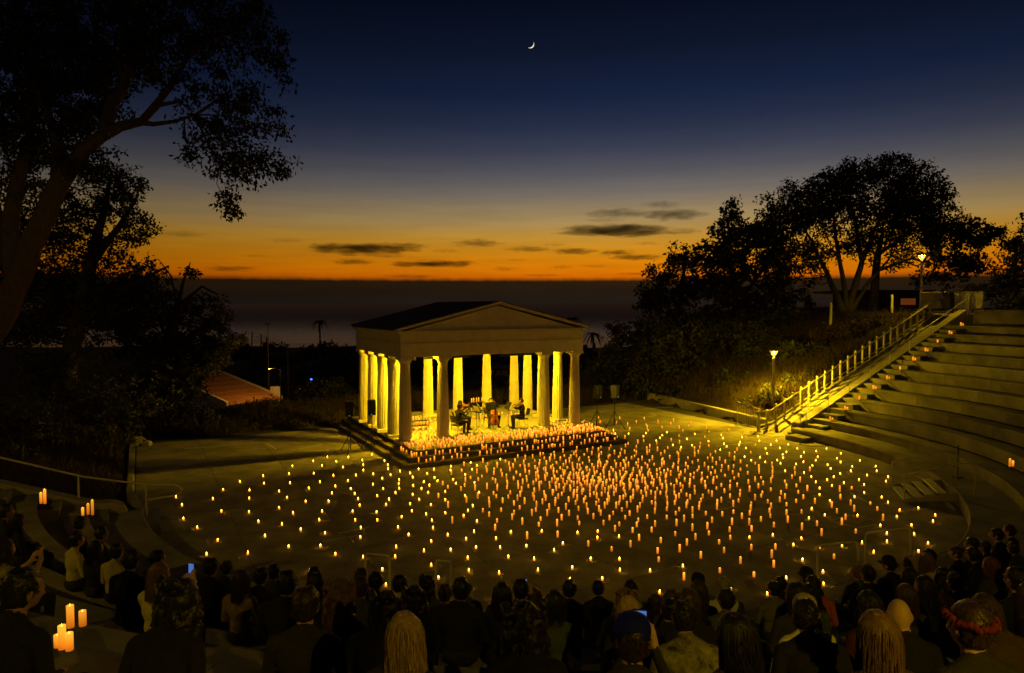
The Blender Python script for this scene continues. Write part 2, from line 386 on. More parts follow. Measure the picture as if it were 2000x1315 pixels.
# painted court lines
court = empty('court_marking', (0, 0, 0), label='worn pale painted court lines on the plaza floor', cat='marking')
g = G()
def line(a, b_, w=0.07):
    a = Vector(a); b_ = Vector(b_); d = (b_ - a).normalized(); n_ = Vector((-d.y, d.x, 0)) * w / 2
    g.add([a - n_, b_ - n_, b_ + n_, a + n_], [(0, 1, 2, 3)])
def gp0(px, py, z=0.006):
    d = at(px, py, 10.0) - Vector((0, 0, CAMZ)); k = (z - CAMZ) / d.z; return Vector((0, 0, CAMZ)) + d * k
for pl in [[(360, 877), (520, 864), (540, 878)], [(570, 880), (630, 868)], [(635, 888), (642, 878), (575, 889)], [(610, 854), (665, 852), (655, 845)], [(1170, 806), (1180, 803), (1400, 790)],
           [(1250, 815), (1282, 812), (1270, 806)], [(1400, 872), (1470, 864)], [(630, 1058), (715, 1043)], [(660, 1042), (720, 1030)], [(1620, 1017), (1675, 1031), (1712, 1024)], [(1620, 1017), (1660, 1006)],
           [(1420, 979), (1442, 988), (1400, 997)], [(1660, 962), (1700, 985)], [(1545, 1004), (1590, 1010)]]:
    g = G()
    for a, b_ in zip(pl[:-1], pl[1:]): line(gp0(*a), gp0(*b_))
    obj('line', g, WHITEP, court)
# low walls along the plaza
def wall_path(name, pts, h, w, m_, **k):
    g = G(); P = [Vector((p[0], p[1], 0)) for p in pts]; L_ = []; R_ = []
    for i in range(len(P)):
        d = (P[min(i + 1, len(P) - 1)] - P[max(0, i - 1)]).normalized(); n_ = Vector((-d.y, d.x, 0)) * w / 2
        L_.append(P[i] + n_); R_.append(P[i] - n_)
    zt = lambda i: h[i] if hasattr(h, '__len__') else h
    bv = 0.025; vs = []
    for i in range(len(P)):
        n_ = (L_[i] - R_[i]).normalized() * bv
        vs += [(*R_[i].xy, -0.3), (*R_[i].xy, zt(i) - bv), (*(R_[i] + n_).xy, zt(i)), (*(L_[i] - n_).xy, zt(i)), (*L_[i].xy, zt(i) - bv), (*L_[i].xy, -0.3)]
    fs = [(6 * i + j, 6 * i + (j + 1), 6 * i + 6 + j + 1, 6 * i + 6 + j) for i in range(len(P) - 1) for j in range(5)]
    fs += [tuple(range(6)), tuple(6 * (len(P) - 1) + j for j in range(6))]
    g.add(vs, fs); return obj(name, g, m_, **k)
pr = [SW(wall_s(t_) + .12, t_) for t_ in np.linspace(-1.75, -12.6, 14)]
wall_path('retaining_wall', pr, 0.46, 0.24, CONC, label='low concrete retaining wall between the plaza and the right hillside', cat='wall')
pl_ = [SW(-13.45 - .02 * abs(math.sin(k)), t_) for k, t_ in enumerate(np.linspace(-12.0, -3.2, 8))] + [SW(-13.35, -2.2), SW(-13.2, -1.4), SW(-13.05, -0.9)]
wall_path('kerb', pl_, 0.12, 0.22, CONC, label='narrow concrete kerb along the left edge of the plaza', cat='kerb')
# rock at the corner of the plaza
g = G(); g.ell((0, 0, 0.16), (0.42, 0.3, 0.24), 10, 7); g.ell((0.4, -0.05, 0.1), (0.24, 0.2, 0.16), 9, 6)
for i, v in enumerate(g.v):
    q = mnoise.noise(Vector(v) * 4.1); g.v[i] = (v[0] * (1 + .25 * q), v[1] * (1 + .25 * q), max(-0.03, v[2] * (1 + .3 * q)))
obj('rock', g, mat('pale rock', (0.42, 0.40, 0.34), 0.95, 0.3, 6, 0.5, 20), loc=gp0(268, 871), label='pale rock at the far left corner of the plaza', cat='rock')

# ------------------------------------------------------------------ Greek temple
TWD, TDP, ZS, CH = 8.17, 5.78, 0.5, 3.45
temple = empty('greek_temple', (TEMPLE[0], TEMPLE[1], 0), YAW, label='small Greek temple stage with fluted columns and pediment, lit yellow inside', cat='temple')
for k, (ins, z0, z1) in enumerate(((0, -0.02, .17), (.32, .17, .335), (.64, .335, .5))):
    g = G(); g.cbox((-.9 + ins, -2.45 + ins, z0), (9.3 - ins, 8.1 - ins, z1), 0.018)
    obj('step', g, STEPM if k < 2 else [STEPM], temple)
g = G(); g.cbox((-.16, -1.66, .49), (8.56, 7.3, .504), 0.003); obj('deck', g, DECK, temple)
def flute_col():
    g = G(); nf = 20; n = nf * 5; zs = np.linspace(0, 1, 9); vs = []
    for q in zs:
        rr = 0.262 - 0.068 * q - 0.010 * math.sin(q * math.pi) * -1
        for j in range(n):
            ph = (j % 5) / 5.0; dep = 0.020 * math.sin(ph * math.pi) ** 0.8 if 0 < ph else 0.0
            if 0.02 > q or q > 0.985: dep *= 0.2
            r_ = rr - dep; a = 2 * math.pi * j / n
            vs.append((r_ * math.cos(a), r_ * math.sin(a), 0.13 + q * 3.02))
    k = len(zs)
    fs = [(i * n + j, i * n + (j + 1) % n, (i + 1) * n + (j + 1) % n, (i + 1) * n + j) for i in range(k - 1) for j in range(n)]
    g.add(vs, fs); return g
col_me = flute_col().mesh('column', False); col_me.materials.append(STONE)
gq = G(); gq.cbox((-.34, -.34, 0), (.34, .34, .13), 0.015); pl_me = gq.mesh('plinth'); pl_me.materials.append(STONE)
gq = G(); gq.lathe([(.195, 3.13), (.205, 3.16), (.2, 3.19), (.235, 3.24), (.285, 3.31), (.29, 3.335)], 28); gq.cbox((-.295, -.295, 3.335), (.295, .295, 3.452), 0.008)
cp_me = gq.mesh('capital', False); cp_me.materials.append(STONE)
cols = [(k * TWD / 5, 0.0) for k in (0, 1, 4, 5)] + [(0.0, k * TDP / 4) for k in (1, 2, 3)] + [(TWD, k * TDP / 4) for k in (1, 2, 3)] + [(k * TWD / 5, TDP) for k in range(6)]
for (u, v) in cols:
    c = obj('column', col_me, STONE, temple, loc=(u, v, ZS + .004)); obj('plinth', pl_me, STONE, c); obj('capital', cp_me, STONE, c)
ZB = ZS + CH
def ring(name, o_, i_, z0, z1, m_):
    g = G()
    for lo, hi in (((-o_, -o_), (TWD + o_, i_)), ((-o_, TDP - i_), (TWD + o_, TDP + o_))):
        g.box(((lo[0] + hi[0]) / 2, (lo[1] + hi[1]) / 2, (z0 + z1) / 2), (hi[0] - lo[0], hi[1] - lo[1], z1 - z0))
    for lo, hi in (((-o_, i_), (i_, TDP - i_)), ((TWD - i_, i_), (TWD + o_, TDP - i_))):
        g.box(((lo[0] + hi[0]) / 2, (lo[1] + hi[1]) / 2, (z0 + z1) / 2), (hi[0] - lo[0], hi[1] - lo[1] - .004, z1 - z0))
    return obj(name, g, m_, temple)
ring('architrave', .265, .265, ZB + .006, ZB + .50, STONE)
ring('moulding', .31, .25, ZB + .50, ZB + .56, STONE)
ring('frieze', .27, .26, ZB + .56, ZB + .97, STONE)
ring('cornice', .40, .24, ZB + .97, ZB + 1.06, STONE)
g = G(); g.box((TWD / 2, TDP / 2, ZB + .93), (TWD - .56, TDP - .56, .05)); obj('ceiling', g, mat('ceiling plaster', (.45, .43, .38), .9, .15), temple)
ZE = ZB + 1.062; ZR = 6.08; HW = TWD / 2
for vf, nm in ((-.18, 'pediment'), (TDP + .18, 'pediment')):
    g = G(); g.prism([(0.0, ZE), (TWD, ZE), (HW, ZR - .06)], 'y', vf - .06, vf + .06); obj(nm, g, STONE, temple)
for sg in (-1, 1):
    for v0, v1 in ((-.46, -.1), (TDP + .1, TDP + .46)):
        g = G(); e = HW + sg * (HW + .45)
        g.prism([(e, ZE - .0), (HW, ZR), (HW, ZR + .13), (e, ZE + .10)], 'y', v0, v1); obj('raking_cornice', g, STONE, temple)
    rf = None
    g = G(); e = HW + sg * (HW + .50); g.prism([(e, ZE + .02), (HW, ZR + .05), (HW, ZR + .12), (e, ZE + .085)], 'y', -.09, TDP + .09); rf = obj('roof', g, SHING, temple)
    # courses of shingles
    nrow = 13
    for k in range(nrow):
        a, b_ = k / nrow, (k + 1) / nrow + .012
        x0, x1 = e + (HW - e) * a, e + (HW - e) * min(1, b_); zz = lambda f: ZE + .09 + (ZR + .128 - ZE - .09) * f
        g = G(); g.prism([(x0, zz(a) + .028), (x1, zz(min(1, b_)) + .006), (x1, zz(min(1, b_)) - .004), (x0, zz(a) - .002)], 'y', -.5 - .002 * (k % 2), TDP + .5)
        obj('shingle_course', g, SHING, rf)
# flood lamps under the ceiling, with shields towards the audience
def flood(u, v, z, ry, energy, lb, sh=(.5, .42)):
    e = empty('flood_lamp', TW(u, v, z), YAW + ry, label=lb, cat='lamp', group='flood lamps under the temple ceiling')
    g = G(); g.box((0, .0, .12), (.34, .10, .06)); g.box((0, 0, .3), (.05, .05, .32)); obj('bracket', g, BLKM, e)
    g = G(); g.box((0, -.085, .0), (sh[0], .02, sh[1])); obj('shield', g, BLKM, e)
    g = G(); g.tube([(-.12, 0, .04), (.12, 0, .04)], .022, 8); obj('tube', g, mat('sodium tube', (.8, .7, .3), .4, 0, emit=SODIUM, estr=30), e)
    light('flood_light', 'POINT', (0, 0, .0), energy, SODIUM, 0.14, e)
flood(2.3, 1.12, 3.98, 0, 2050, 'flood lamp under the left half of the temple ceiling', (2.2, .46))
flood(6.0, 1.12, 3.98, 0, 1450, 'flood lamp under the right half of the temple ceiling', (2.2, .46))
flood(0.62, 0.62, 4.02, -math.pi / 2, 900, 'flood lamp in the front left corner of the temple ceiling', (1.0, .5))
# ------------------------------------------------------------------ amphitheatre seating
stand = empty('amphitheatre_seating', (CEN[0], CEN[1], 0), YAW, label='curved stepped concrete amphitheatre seating around the plaza', cat='seating')
def pol(r, th): return (r * math.sin(th), -r * math.cos(th))
def annulus(r0, r1, z0, z1, th0, th1, n, prof=None):
    """solid ring sector; prof = closed list of (r,z)"""
    prof = prof or [(r0, z0), (r0, z1), (r1, z1), (r1, z0)]
    g = G(); k = len(prof); vs = []
    for i in range(n + 1):
        th = th0 + (th1 - th0) * i / n
        for r, z in prof: x, y = pol(r, th); vs.append((x, y, z))
    fs = [(i * k + j, i * k + (j + 1) % k, (i + 1) * k + (j + 1) % k, (i + 1) * k + j) for i in range(n) for j in range(k)]
    fs += [tuple(range(k)), tuple(n * k + j for j in range(k))]
    g.add(vs, fs); return g
TM = lambda r: math.acos(1.32 / r)
plat = obj('platform', annulus(0, 0, 0, 0, -math.acos(0.02), math.acos(0.02), 90, [(R0, -.2), (R0, .37), (R0 + .03, .40), (14.46, .40), (14.46, -.2)]), CONC2, stand)
for i in range(1, 12):
    r, z = tier_r(i), tier_z(i); r1 = tier_r(i + 1); tm = TM(r)
    tr = obj('tier', annulus(r + .52, r1 + .05, z - .62, z - .10, -tm, tm, 60), CONC2, stand)
    nb = max(8, int(round(2 * tm * r / 2.3))); da = 2 * tm / nb; gap = .006 / r
    zb = z - .46 if i > 1 else .38
    me = annulus(0, 0, 0, 0, -da / 2 + gap, da / 2 - gap, 3, [(r + .02, zb), (r + .02, z - .10), (r, z - .085), (r, z - .02), (r + .02, z), (r + .525, z), (r + .525, zb)]).mesh('seat_block'); me.materials.append(CONC2)
    for k in range(nb):
        o = obj('seat_block', me, CONC2, tr); o.rotation_euler = (0, 0, -tm + da * (k + .5))
# rear wall behind the top row
rw = obj('rear_wall', annulus(0, 0, 0, 0, -TM(26), TM(26), 80, [(25.9, 4.0), (25.9, 5.76), (25.93, 5.79), (26.25, 5.79), (26.25, 4.0)]), CONC2, stand)
ov = obj('promenade', annulus(26.25, 31, 4.2, 5.0, -TM(26), TM(26), 60), CONC, stand)
STEPC = CONC2
for sg in (-1, 1):
    for i in range(1, 12):
        r, z = tier_r(i), tier_z(i)
        for (a, b_, zt) in ((r - .50, r + .02, z - .21), (r + .0, r + .52, z)):
            g = G(); x0, x1 = sorted((sg * a, sg * (b_ - .004))); g.cbox((x0, -1.31, zt - .55), (x1, -.36, zt), .012)
            obj('aisle_step', g, STEPC, stand)
    # parapet between the aisle and the ramp
    z_p = lambda s_: 1.07 + .4 * (s_ - 15.2)
    prof = [(13.45, .0), (13.47, .38), (13.58, .60), (13.8, .70), (14.2, z_p(14.2) + .06), (27.0, z_p(27.0)), (27.0, -.2)]
    g = G(); pp_ = [(sg * x, z_) for x, z_ in prof]; g.prism(pp_, 'y', -.355, 0.06); par = obj('parapet', g, CONC, stand)
    # sloping walk behind it
    g = G(); rp_ = [(12.3, -.2), (12.3, .012), (13.35, .012), (27.2, 5.56), (29.5, 5.58), (29.5, -.2)]
    g.prism([(sg * x, z_) for x, z_ in rp_], 'y', .063, 1.42); obj('ramp', g, CONC, stand)
# bottom step blocks in front of the parapet and plaza
g = G(); g.cbox((13.05, -.95, -.01), (13.75, -.1, .2), .015); g2 = G()
obj('aisle_step', g, STEPC, stand)
g = G(); g.cbox((12.35, -1.5, .0), (13.06, -.55, .2), .015); obj('aisle_step', g, STEPC, stand)
g = G(); g.cbox((-13.4, -1.6, .0), (-12.7, -.7, .2), .015); obj('aisle_step', g, STEPC, stand)

def railing(name, pts, posts, r=0.022, m_=RAILP, mids=(), **k):
    e = empty(name, pts[0] if False else (CEN[0], CEN[1], 0), YAW, **k)
    g = G(); g.tube(pts, r, 8); obj('rail', g, m_, e, smooth=True)
    for mp_ in mids: g = G(); g.tube(mp_, r * .8, 8); obj('rail', g, m_, e, smooth=True)
    for (p0, p1) in posts: g = G(); g.tube([p0, p1], r * .95, 8); obj('post', g, m_, e)
    return e
zp = lambda s_: 1.05 + .4 * (s_ - 15.2)
# handrail on the right parapet
pts = [(13.55, -.42, .45), (13.5, -.42, 1.1)] + [(s_, -.42, zp(s_) + .66) for s_ in (13.9, 15, 18, 21, 24, 27.0)]
posts = [((s_, -.42, (zp(s_) - .3 if s_ > 14 else .4)), (s_, -.42, zp(s_) + .65)) for s_ in (13.9, 15.45, 16.95, 18.55, 20.1, 21.75, 23.5, 25.2, 26.95)]
railing('handrail', pts, posts, .02, STEEL, label='steel handrail on the parapet beside the right aisle steps', cat='handrail')
# guard rail of square posts on the far side of the right ramp
e = empty('guard_railing', (CEN[0], CEN[1], 0), YAW, label='long guard railing of square posts climbing the right ramp', cat='railing')
zr = lambda s_: max(0.012, .400 * (s_ - 13.35) + .012)
WOODP = mat('painted guard post', (0.50, 0.47, 0.38), .7, .2, 8)
gps = G(); gps.cbox((-.043, -.043, -.05), (.043, .043, 1.02), .01); post_me = gps.mesh('post'); post_me.materials.append(WOODP)
for k in range(24):
    s_ = 12.75 + k * (26.5 - 12.75) / 23; obj('post', post_me, WOODP, e, loc=(s_, 1.34, zr(s_)))
g = G(); g.tube([(12.35, 1.24, .62), (12.4, 1.24, .93), (13.5, 1.24, 1.0)] + [(s_, 1.24, zr(s_) + .92) for s_ in (14, 18, 22, 26.9)], .032, 8); obj('rail', g, WOODP, e, smooth=True)
for hgt in (.30, .12):
    g = G(); a, b_ = Vector((12.8, 1.27, zr(12.8) + hgt)), Vector((13.6, 1.27, zr(13.6) + hgt)); g.tube([a, b_, (26.6, 1.27, zr(26.6) + hgt)], .035, 4); obj('rail', g, WOODP, e)
# left handrail with a rounded end
zl = lambda s_: max(0.0, 1.0 + .4 * (s_ - 15.2))
pts = [(-22.0, -.1, zl(22) + .72)] + [(-s_, -.1, zl(s_) + .72) for s_ in (19, 16, 14.5)] + [(-13.0, .2, .96), (-12.35, .3, .86), (-12.18, .3, .80), (-12.1, .3, .70), (-12.14, .3, .6), (-12.3, .3, .54), (-13.02, .3, .5)]
posts = [((-s_, -.1, zl(s_) - .02), (-s_, -.1, zl(s_) + .72)) for s_ in (14.6, 17.2, 19.8)] + [((-13.02, .3, 0), (-13.02, .2, .96))]
railing('handrail', pts, posts, .026, RAILP, label='cream handrail with rounded end loop at the left stair', cat='handrail')
# handrails down to the plaza in front of the audience
def down_rail(th, lb):
    a = R(th); x0, y0 = pol(13.16, a); x1, y1 = pol(12.2, a); lp = lambda f, z: (x0 + (x1 - x0) * f, y0 + (y1 - y0) * f, z)
    railing('handrail', [lp(0, .4), lp(0, 1.30), lp(.03, 1.35), lp(.08, 1.355), lp(.94, 1.02), lp(.985, .98), lp(1, .92), lp(1, 0)], [], .024, RAILP, label=lb, cat='handrail')
down_rail(-46.0, 'left of the two cream handrails standing in front of the middle audience')
down_rail(-39.9, 'right of the two cream handrails standing in front of the middle audience')
down_rail(-3.4, 'nearer cream handrail at the plaza edge in front of the right audience')
down_rail(4.2, 'farther cream handrail at the plaza edge in front of the right audience')
# portable stair with rails at the right edge of the plaza
sa = R(43.5); x0, y0 = pol(R0, sa)
stair = empty('portable_stair', (*SW(12.56 * math.sin(sa), 12.56 * math.cos(sa)).xy, 0), YAW + sa, label='short metal stair with two handrails against the right platform', cat='stair')
# local: +y towards the plaza centre
for k in range(4):
    g = G(); g.cbox((-.85, .66 - k * .3, .08 + k * .1 - .03), (.85, .93 - k * .3, .08 + k * .1), .008); obj('tread', g, mat('aluminium tread', (.5, .49, .45), .6, .15, 9, metal=.3), stair)
for sgn in (-.88, .88):
    g = G(); g.prism([(.95, 0), (.95, .08), (-.55, .40), (-.6, .18)], 'x', sgn - .02, sgn + .02); obj('stringer', g, CONC, stair)
    g = G(); g.tube([(sgn, .9, .0), (sgn, .9, .85), (sgn, -.5, 1.3), (sgn, -.95, 1.3), (sgn, -.95, .40)], .022, 8); obj('handrail', g, RAILP, stair, smooth=True)
# thin black pole on the platform
e = empty('microphone_stand', SW(10.35, 9.0, .40), label='thin black pole on a flat base on the right platform', cat='stand')
g = G(); g.tube([(0, 0, 0), (0, 0, 1.05)], .016, 8); obj('pole', g, BLKM, e)
g = G(); g.lathe([(.16, 0), (.16, .02), (.05, .035)], 16); obj('base', g, BLKM, e)
# cable on the plaza
g = G(); cp = [gp0(px, py, .016) for px, py in ((1640, 868), (1600, 872), (1575, 871), (1560, 868), (1565, 865), (1585, 862), (1610, 864), (1640, 871))]
g.tube(cp, .012, 6); obj('cable', g, BLACK, label='black cable looped on the floor by the right platform', cat='cable')

# ------------------------------------------------------------------ lamps and street furniture on the right
GLASS = bpy.data.materials.new('lamp glass'); GLASS.use_nodes = True; _t = GLASS.node_tree; _t.nodes.clear()
_a = _t.nodes.new('ShaderNodeBsdfTransparent'); _b = _t.nodes.new('ShaderNodeEmission'); _b.inputs[0].default_value = (1.0, .70, .12, 1); _b.inputs[1].default_value = 1.7
_c = _t.nodes.new('ShaderNodeMixShader'); _c.inputs[0].default_value = .45; _o = _t.nodes.new('ShaderNodeOutputMaterial')
_t.links.new(_a.outputs[0], _c.inputs[1]); _t.links.new(_b.outputs[0], _c.inputs[2]); _t.links.new(_c.outputs[0], _o.inputs[0])
def lamp_post(loc, h, energy, lb):
    e = empty('lamp_post', loc, YAW, label=lb, cat='lamp post', group='lamp posts')
    g = G(); g.lathe([(.11, 0), (.11, .18), (.07, .24), (.062, h - .42), (.05, h - .40)], 14); obj('pole', g, RAILP, e, smooth=False)
    g = G(); g.lathe([(.06, h - .40), (.075, h - .34), (.24, h - .10), (.25, h - .085)], 4); 
    obj('glass', g, GLASS, e)
    g = G(); g.lathe([(.01, h - .20), (.022, h - .185), (.022, h - .155), (.01, h - .145)], 10); obj('bulb', g, mat('lamp bulb', (.9, .9, .7), .3, 0, emit=(1, .85, .35), estr=40), e)
    g = G(); g.lathe([(.33, h - .075), (.35, h - .04), (.33, h), (.05, h + .03)], 4); obj('cap', g, mat('lamp cap', (.30, .29, .24), .6, .1), e)
    for k in range(4):
        a = math.pi / 2 * k; g = G(); g.tube([(.06 * math.cos(a), .06 * math.sin(a), h - .4), (.25 * math.cos(a), .25 * math.sin(a), h - .08)], .011, 5); obj('rib', g, BLKM, e)
    light('lamp_light', 'POINT', (0, 0, h - .108), energy * .40, SODIUM, .025, e)
    sp = light('lamp_beam', 'SPOT', (0, 0, h - .108), energy * 1.9, SODIUM, .025, e); sp.data.spot_size = R(158); sp.data.spot_blend = 1.0
    return e
LP1 = lamp_post((13.3, 34.6, .45), 3.35, 4700, 'lit lamp post at the foot of the right ramp')
LP2 = lamp_post((24.1, 40.3, 5.5), 3.55, 750, 'lit lamp post at the top of the right ramp under the tree')
# the same lamps stand along the promenade behind the top row
for th_, en_, lb_ in ((-66, 2000, 'lamp post on the rear promenade, behind the left seats'), (-24, 1500, 'lamp post on the rear promenade, behind the middle seats')):
    q = SW(28.2 * math.sin(R(th_)), 28.2 * math.cos(R(th_)), 5.0); lamp_post(q, 3.4, en_, lb_)
# bar barrier at the foot of the lamp post
e = empty('bar_barrier', gp0(1440, 828), math.atan2(*(gp0(1484, 846) - gp0(1440, 828)).yx), label='grey barrier of vertical bars beside the lamp post', cat='barrier')
wb = (gp0(1484, 846) - gp0(1440, 828)).length
for z_ in (.18, 1.12):
    g = G(); g.tube([(0, 0, z_), (wb, 0, z_)], .022, 8); obj('rail', g, STEEL, e)
for k in range(14):
    g = G(); x_ = wb * k / 13; g.tube([(x_, 0, .0 if k in (0, 13) else .18), (x_, 0, 1.12)], .011 if 0 < k < 13 else .02, 6); obj('bar', g, STEEL, e)
for x_ in (.15 * wb, .85 * wb):
    g = G(); g.box((x_, 0, .02), (.05, .6, .03)); obj('foot', g, STEEL, e)
# things at the top of the right ramp
GREYBOX = mat('painted cabinet', (.42, .41, .34), .6, .15, 7)
def cabinet(px0, px1, pt, pb, Y, d, rz, m_, lb, name='utility_cabinet', ctg='cabinet'):
    a, b_ = at(px0, pb, Y), at(px1, pt, Y); w = b_.x - a.x; h = b_.z - a.z
    e = empty(name, ((a.x + b_.x) / 2, Y, a.z), rz, label=lb, cat=ctg)
    g = G(); g.cbox((-w / 2, -d / 2, .04), (w / 2, d / 2, h), .03); obj('body', g, m_, e)
    g = G(); g.cbox((-w / 2 - .03, -d / 2 - .03, h + .002), (w / 2 + .03, d / 2 + .03, h + .06), .02); obj('lid', g, m_, e)
    g = G(); g.box((w * .3, -d / 2 - .012, h * .55), (.03, .02, .16)); obj('handle', g, BLKM, e)
    g = G(); g.box((-w * .05, -d / 2 - .004, h * .5), (.012, .008, h * .8)); obj('door_seam', g, BLKM, e)
    return e
cabinet(1806, 1829, 573, 603, 39.2, .7, .35, GREYBOX, 'large pale cabinet at the top of the right ramp')
cabinet(1833, 1845, 586, 602, 39.6, .4, .35, mat('grey bin', (.12, .12, .10), .6, .15), 'small dark bin between cabinet and gate panels', 'waste_bin', 'bin')
cabinet(1846, 1862, 572, 604, 39.0, .5, .25, mat('dark case', (.05, .045, .035), .6, .2), 'dark upright case beside the gate panels', 'equipment_case', 'case')
def gate(px0, px1, pt, pb, Y, lb, nb):
    a, b_ = at(px0, pb, Y), at(px1, pt, Y); w = b_.x - a.x; h = b_.z - a.z
    e = empty('gate_panel', (a.x, Y, a.z), 0, label=lb, cat='gate', group='gate panels at the top of the right ramp')
    for z_ in (.06, h): g = G(); g.tube([(0, 0, z_), (w, 0, z_)], .03, 6); obj('rail', g, RAILP, e)
    for x_ in (0, w): g = G(); g.tube([(x_, 0, -.3), (x_, 0, h)], .03, 6); obj('post', g, RAILP, e)
    for k in range(nb): g = G(); g.box((w * (k + .5) / nb, 0, h / 2 + .03), (w / nb * .62, .02, h - .08)); obj('bar', g, RAILP, e)
gate(1865, 1879, 571, 605, 38.6, 'left gate panel of pale bars behind the top of the handrail', 7)
gate(1881, 1893, 570, 605, 38.5, 'middle gate panel of pale bars at the top of the ramp', 5)
gate(1896, 1920, 570, 605, 38.3, 'right gate panel of pale bars on the top wall', 12)
for k, (px, pt, pb, Y, lb) in enumerate(((1741, 577, 606, 43.5, 'pale square post on the crest left of the cabinet'), (1622, 592, 622, 43.0, 'pale square post beside the big tree trunks'))):
    a, b_ = at(px, pb, Y), at(px, pt, Y); g = G(); h = b_.z - a.z; g.cbox((-.065, -.065, -.5), (.065, .065, h), .02); g.box((0, 0, h + .02), (.10, .10, .04))
    obj('marker_post', g, RAILP, loc=a, label=lb, cat='post')
# ------------------------------------------------------------------ trees and shrubs
BARK = mat('bark', (0.10, 0.075, 0.052), .95, .45, 5, .9, 14, stretch=(3, 3, .6))
BARKL = mat('pale bark', (0.06, 0.05, 0.038), .9, .35, 5, .6, 14, stretch=(3, 3, .6))
LEAFD = mat('dark leaf', (0.040, 0.046, 0.020), .6, .5, 3.0)
LEAFM = mat('mid leaf', (0.055, 0.070, 0.026), .6, .5, 3.0)
LEAFG = mat('grey green leaf', (0.075, 0.085, 0.040), .65, .5, 3.0)
LEAFB = mat('brown leaf', (0.075, 0.050, 0.024), .7, .5, 3.0)
STRAW = mat('dry grass', (0.058, 0.040, 0.020), .9, .5, 2.0)

def leaf_quads(cent, nl, sig, leaf, droop, rng):
    """cent (k,3): clump centres -> (4*k*nl,3) leaf rhombs"""
    k = len(cent); n = k * nl
    o = rng.normal(0, 1, (n, 3)); o /= np.linalg.norm(o, axis=1)[:, None]
    P = np.repeat(cent, nl, axis=0) + o * rng.uniform(0, 1, (n, 1)) ** .5 * np.repeat(rng.uniform(.7, 1.5, (k, 1)), nl, axis=0) * np.array(sig)
    d = rng.normal(0, 1, (n, 3)); d[:, 2] -= droop; d /= np.linalg.norm(d, axis=1)[:, None]
    q = rng.normal(0, 1, (n, 3)); w = np.cross(d, q); w /= (np.linalg.norm(w, axis=1)[:, None] + 1e-9)
    nn = np.cross(d, w)
    ln = leaf[0] * rng.uniform(.6, 1.25, (n, 1)); wd = leaf[1] * rng.uniform(.6, 1.2, (n, 1))
    V = np.empty((n, 4, 3)); V[:, 0] = P; V[:, 1] = P + d * ln * .45 + w * wd * .5 + nn * wd * .12; V[:, 2] = P + d * ln; V[:, 3] = P + d * ln * .45 - w * wd * .5 + nn * wd * .12
    return V.reshape(-1, 3), n
def clumps(blobs, dens, rng, shell=.45):
    out = []
    for (c, r, w) in blobs:
        k = max(4, int(dens * w * (r[0] * r[1] * r[2]) ** (2 / 3) * 4))
        d = rng.normal(0, 1, (k, 3)); d /= np.linalg.norm(d, axis=1)[:, None]
        rad = rng.uniform(0, 1, (k, 1)) ** shell
        # knobbly outline
        wob = np.array([[1 + .28 * mnoise.noise(Vector(x) * 2.1 + Vector(c) * .37)] for x in d])
        out.append(np.array(c) + d * rad * wob * np.array(r))
    return np.vstack(out)
def tree(name, base, stems, blobs, lb, ctg='tree', dens=3.0, nl=40, sig=.3, leaf=(.13, .06), lm=None, bm=None, twigs=40, droop=.5, group=None, shell=.45, seed=1, twr=.03):
    rng = np.random.default_rng(seed)
    base = Vector(base)
    root = empty(name, base, label=lb, cat=ctg, group=group)
    g = G(); pts = []
    for path, rads in stems:
        P = [Vector(p) - base for p in path]
        # subdivide and wobble
        Q = []; RR = []
        for i in range(len(P) - 1):
            for q in range(4):
                f = q / 4; p = P[i].lerp(P[i + 1], f)
                if i + q > 0: p = p + Vector((mnoise.noise(p * .9), mnoise.noise(p * .9 + Vector((9, 0, 0))), 0)) * .12 * (P[i + 1] - P[i]).length * .4
                Q.append(p); RR.append(rads[i] + (rads[i + 1] - rads[i]) * f)
        Q.append(P[-1]); RR.append(rads[-1]); g.tube(Q, RR, 9); pts += Q[3:]
    cl = clumps(blobs, dens, rng, shell)
    if pts:
        arr = np.array([tuple(p + base) for p in pts])
        for idx in rng.choice(len(cl), min(twigs, len(cl)), replace=False):
            c = cl[idx]; dd = np.linalg.norm(arr - c, axis=1) + np.maximum(0, arr[:, 2] - c[2]) * .6; j = int(np.argmin(dd))
            a = pts[j]; b_ = Vector(c) - base; mid = a.lerp(b_, .5) + Vector(rng.normal(0, .12, 3)) * (b_ - a).length * .5
            L_ = (b_ - a).length
            g.tube([a, a.lerp(mid, .5) + Vector(rng.normal(0, .03, 3)) * L_, mid, mid.lerp(b_, .5) + Vector(rng.normal(0, .05, 3)) * L_, b_], [twr * (1 + L_ * .25), twr * (.8 + L_ * .2), twr * .8, twr * .5, twr * .25], 5)
    if g.v: obj('trunk', g, bm or BARK, root, smooth=True)
    V, n = leaf_quads(cl - np.array(base), nl, (sig, sig, sig * .8), leaf, droop, rng)
    obj('crown', quads_mesh('crown', V, n), lm or LEAFD, root)
    return root
def B(px, py, rx, ry, Y, dy=None, w=1.0):
    k = Y / FPX; return (tuple(at(px, py, Y)), (rx * k, dy if dy else max(rx, ry) * k * .9, ry * k), w)
def Pp(*q): return [at(px, py, Y) for px, py, Y in q]

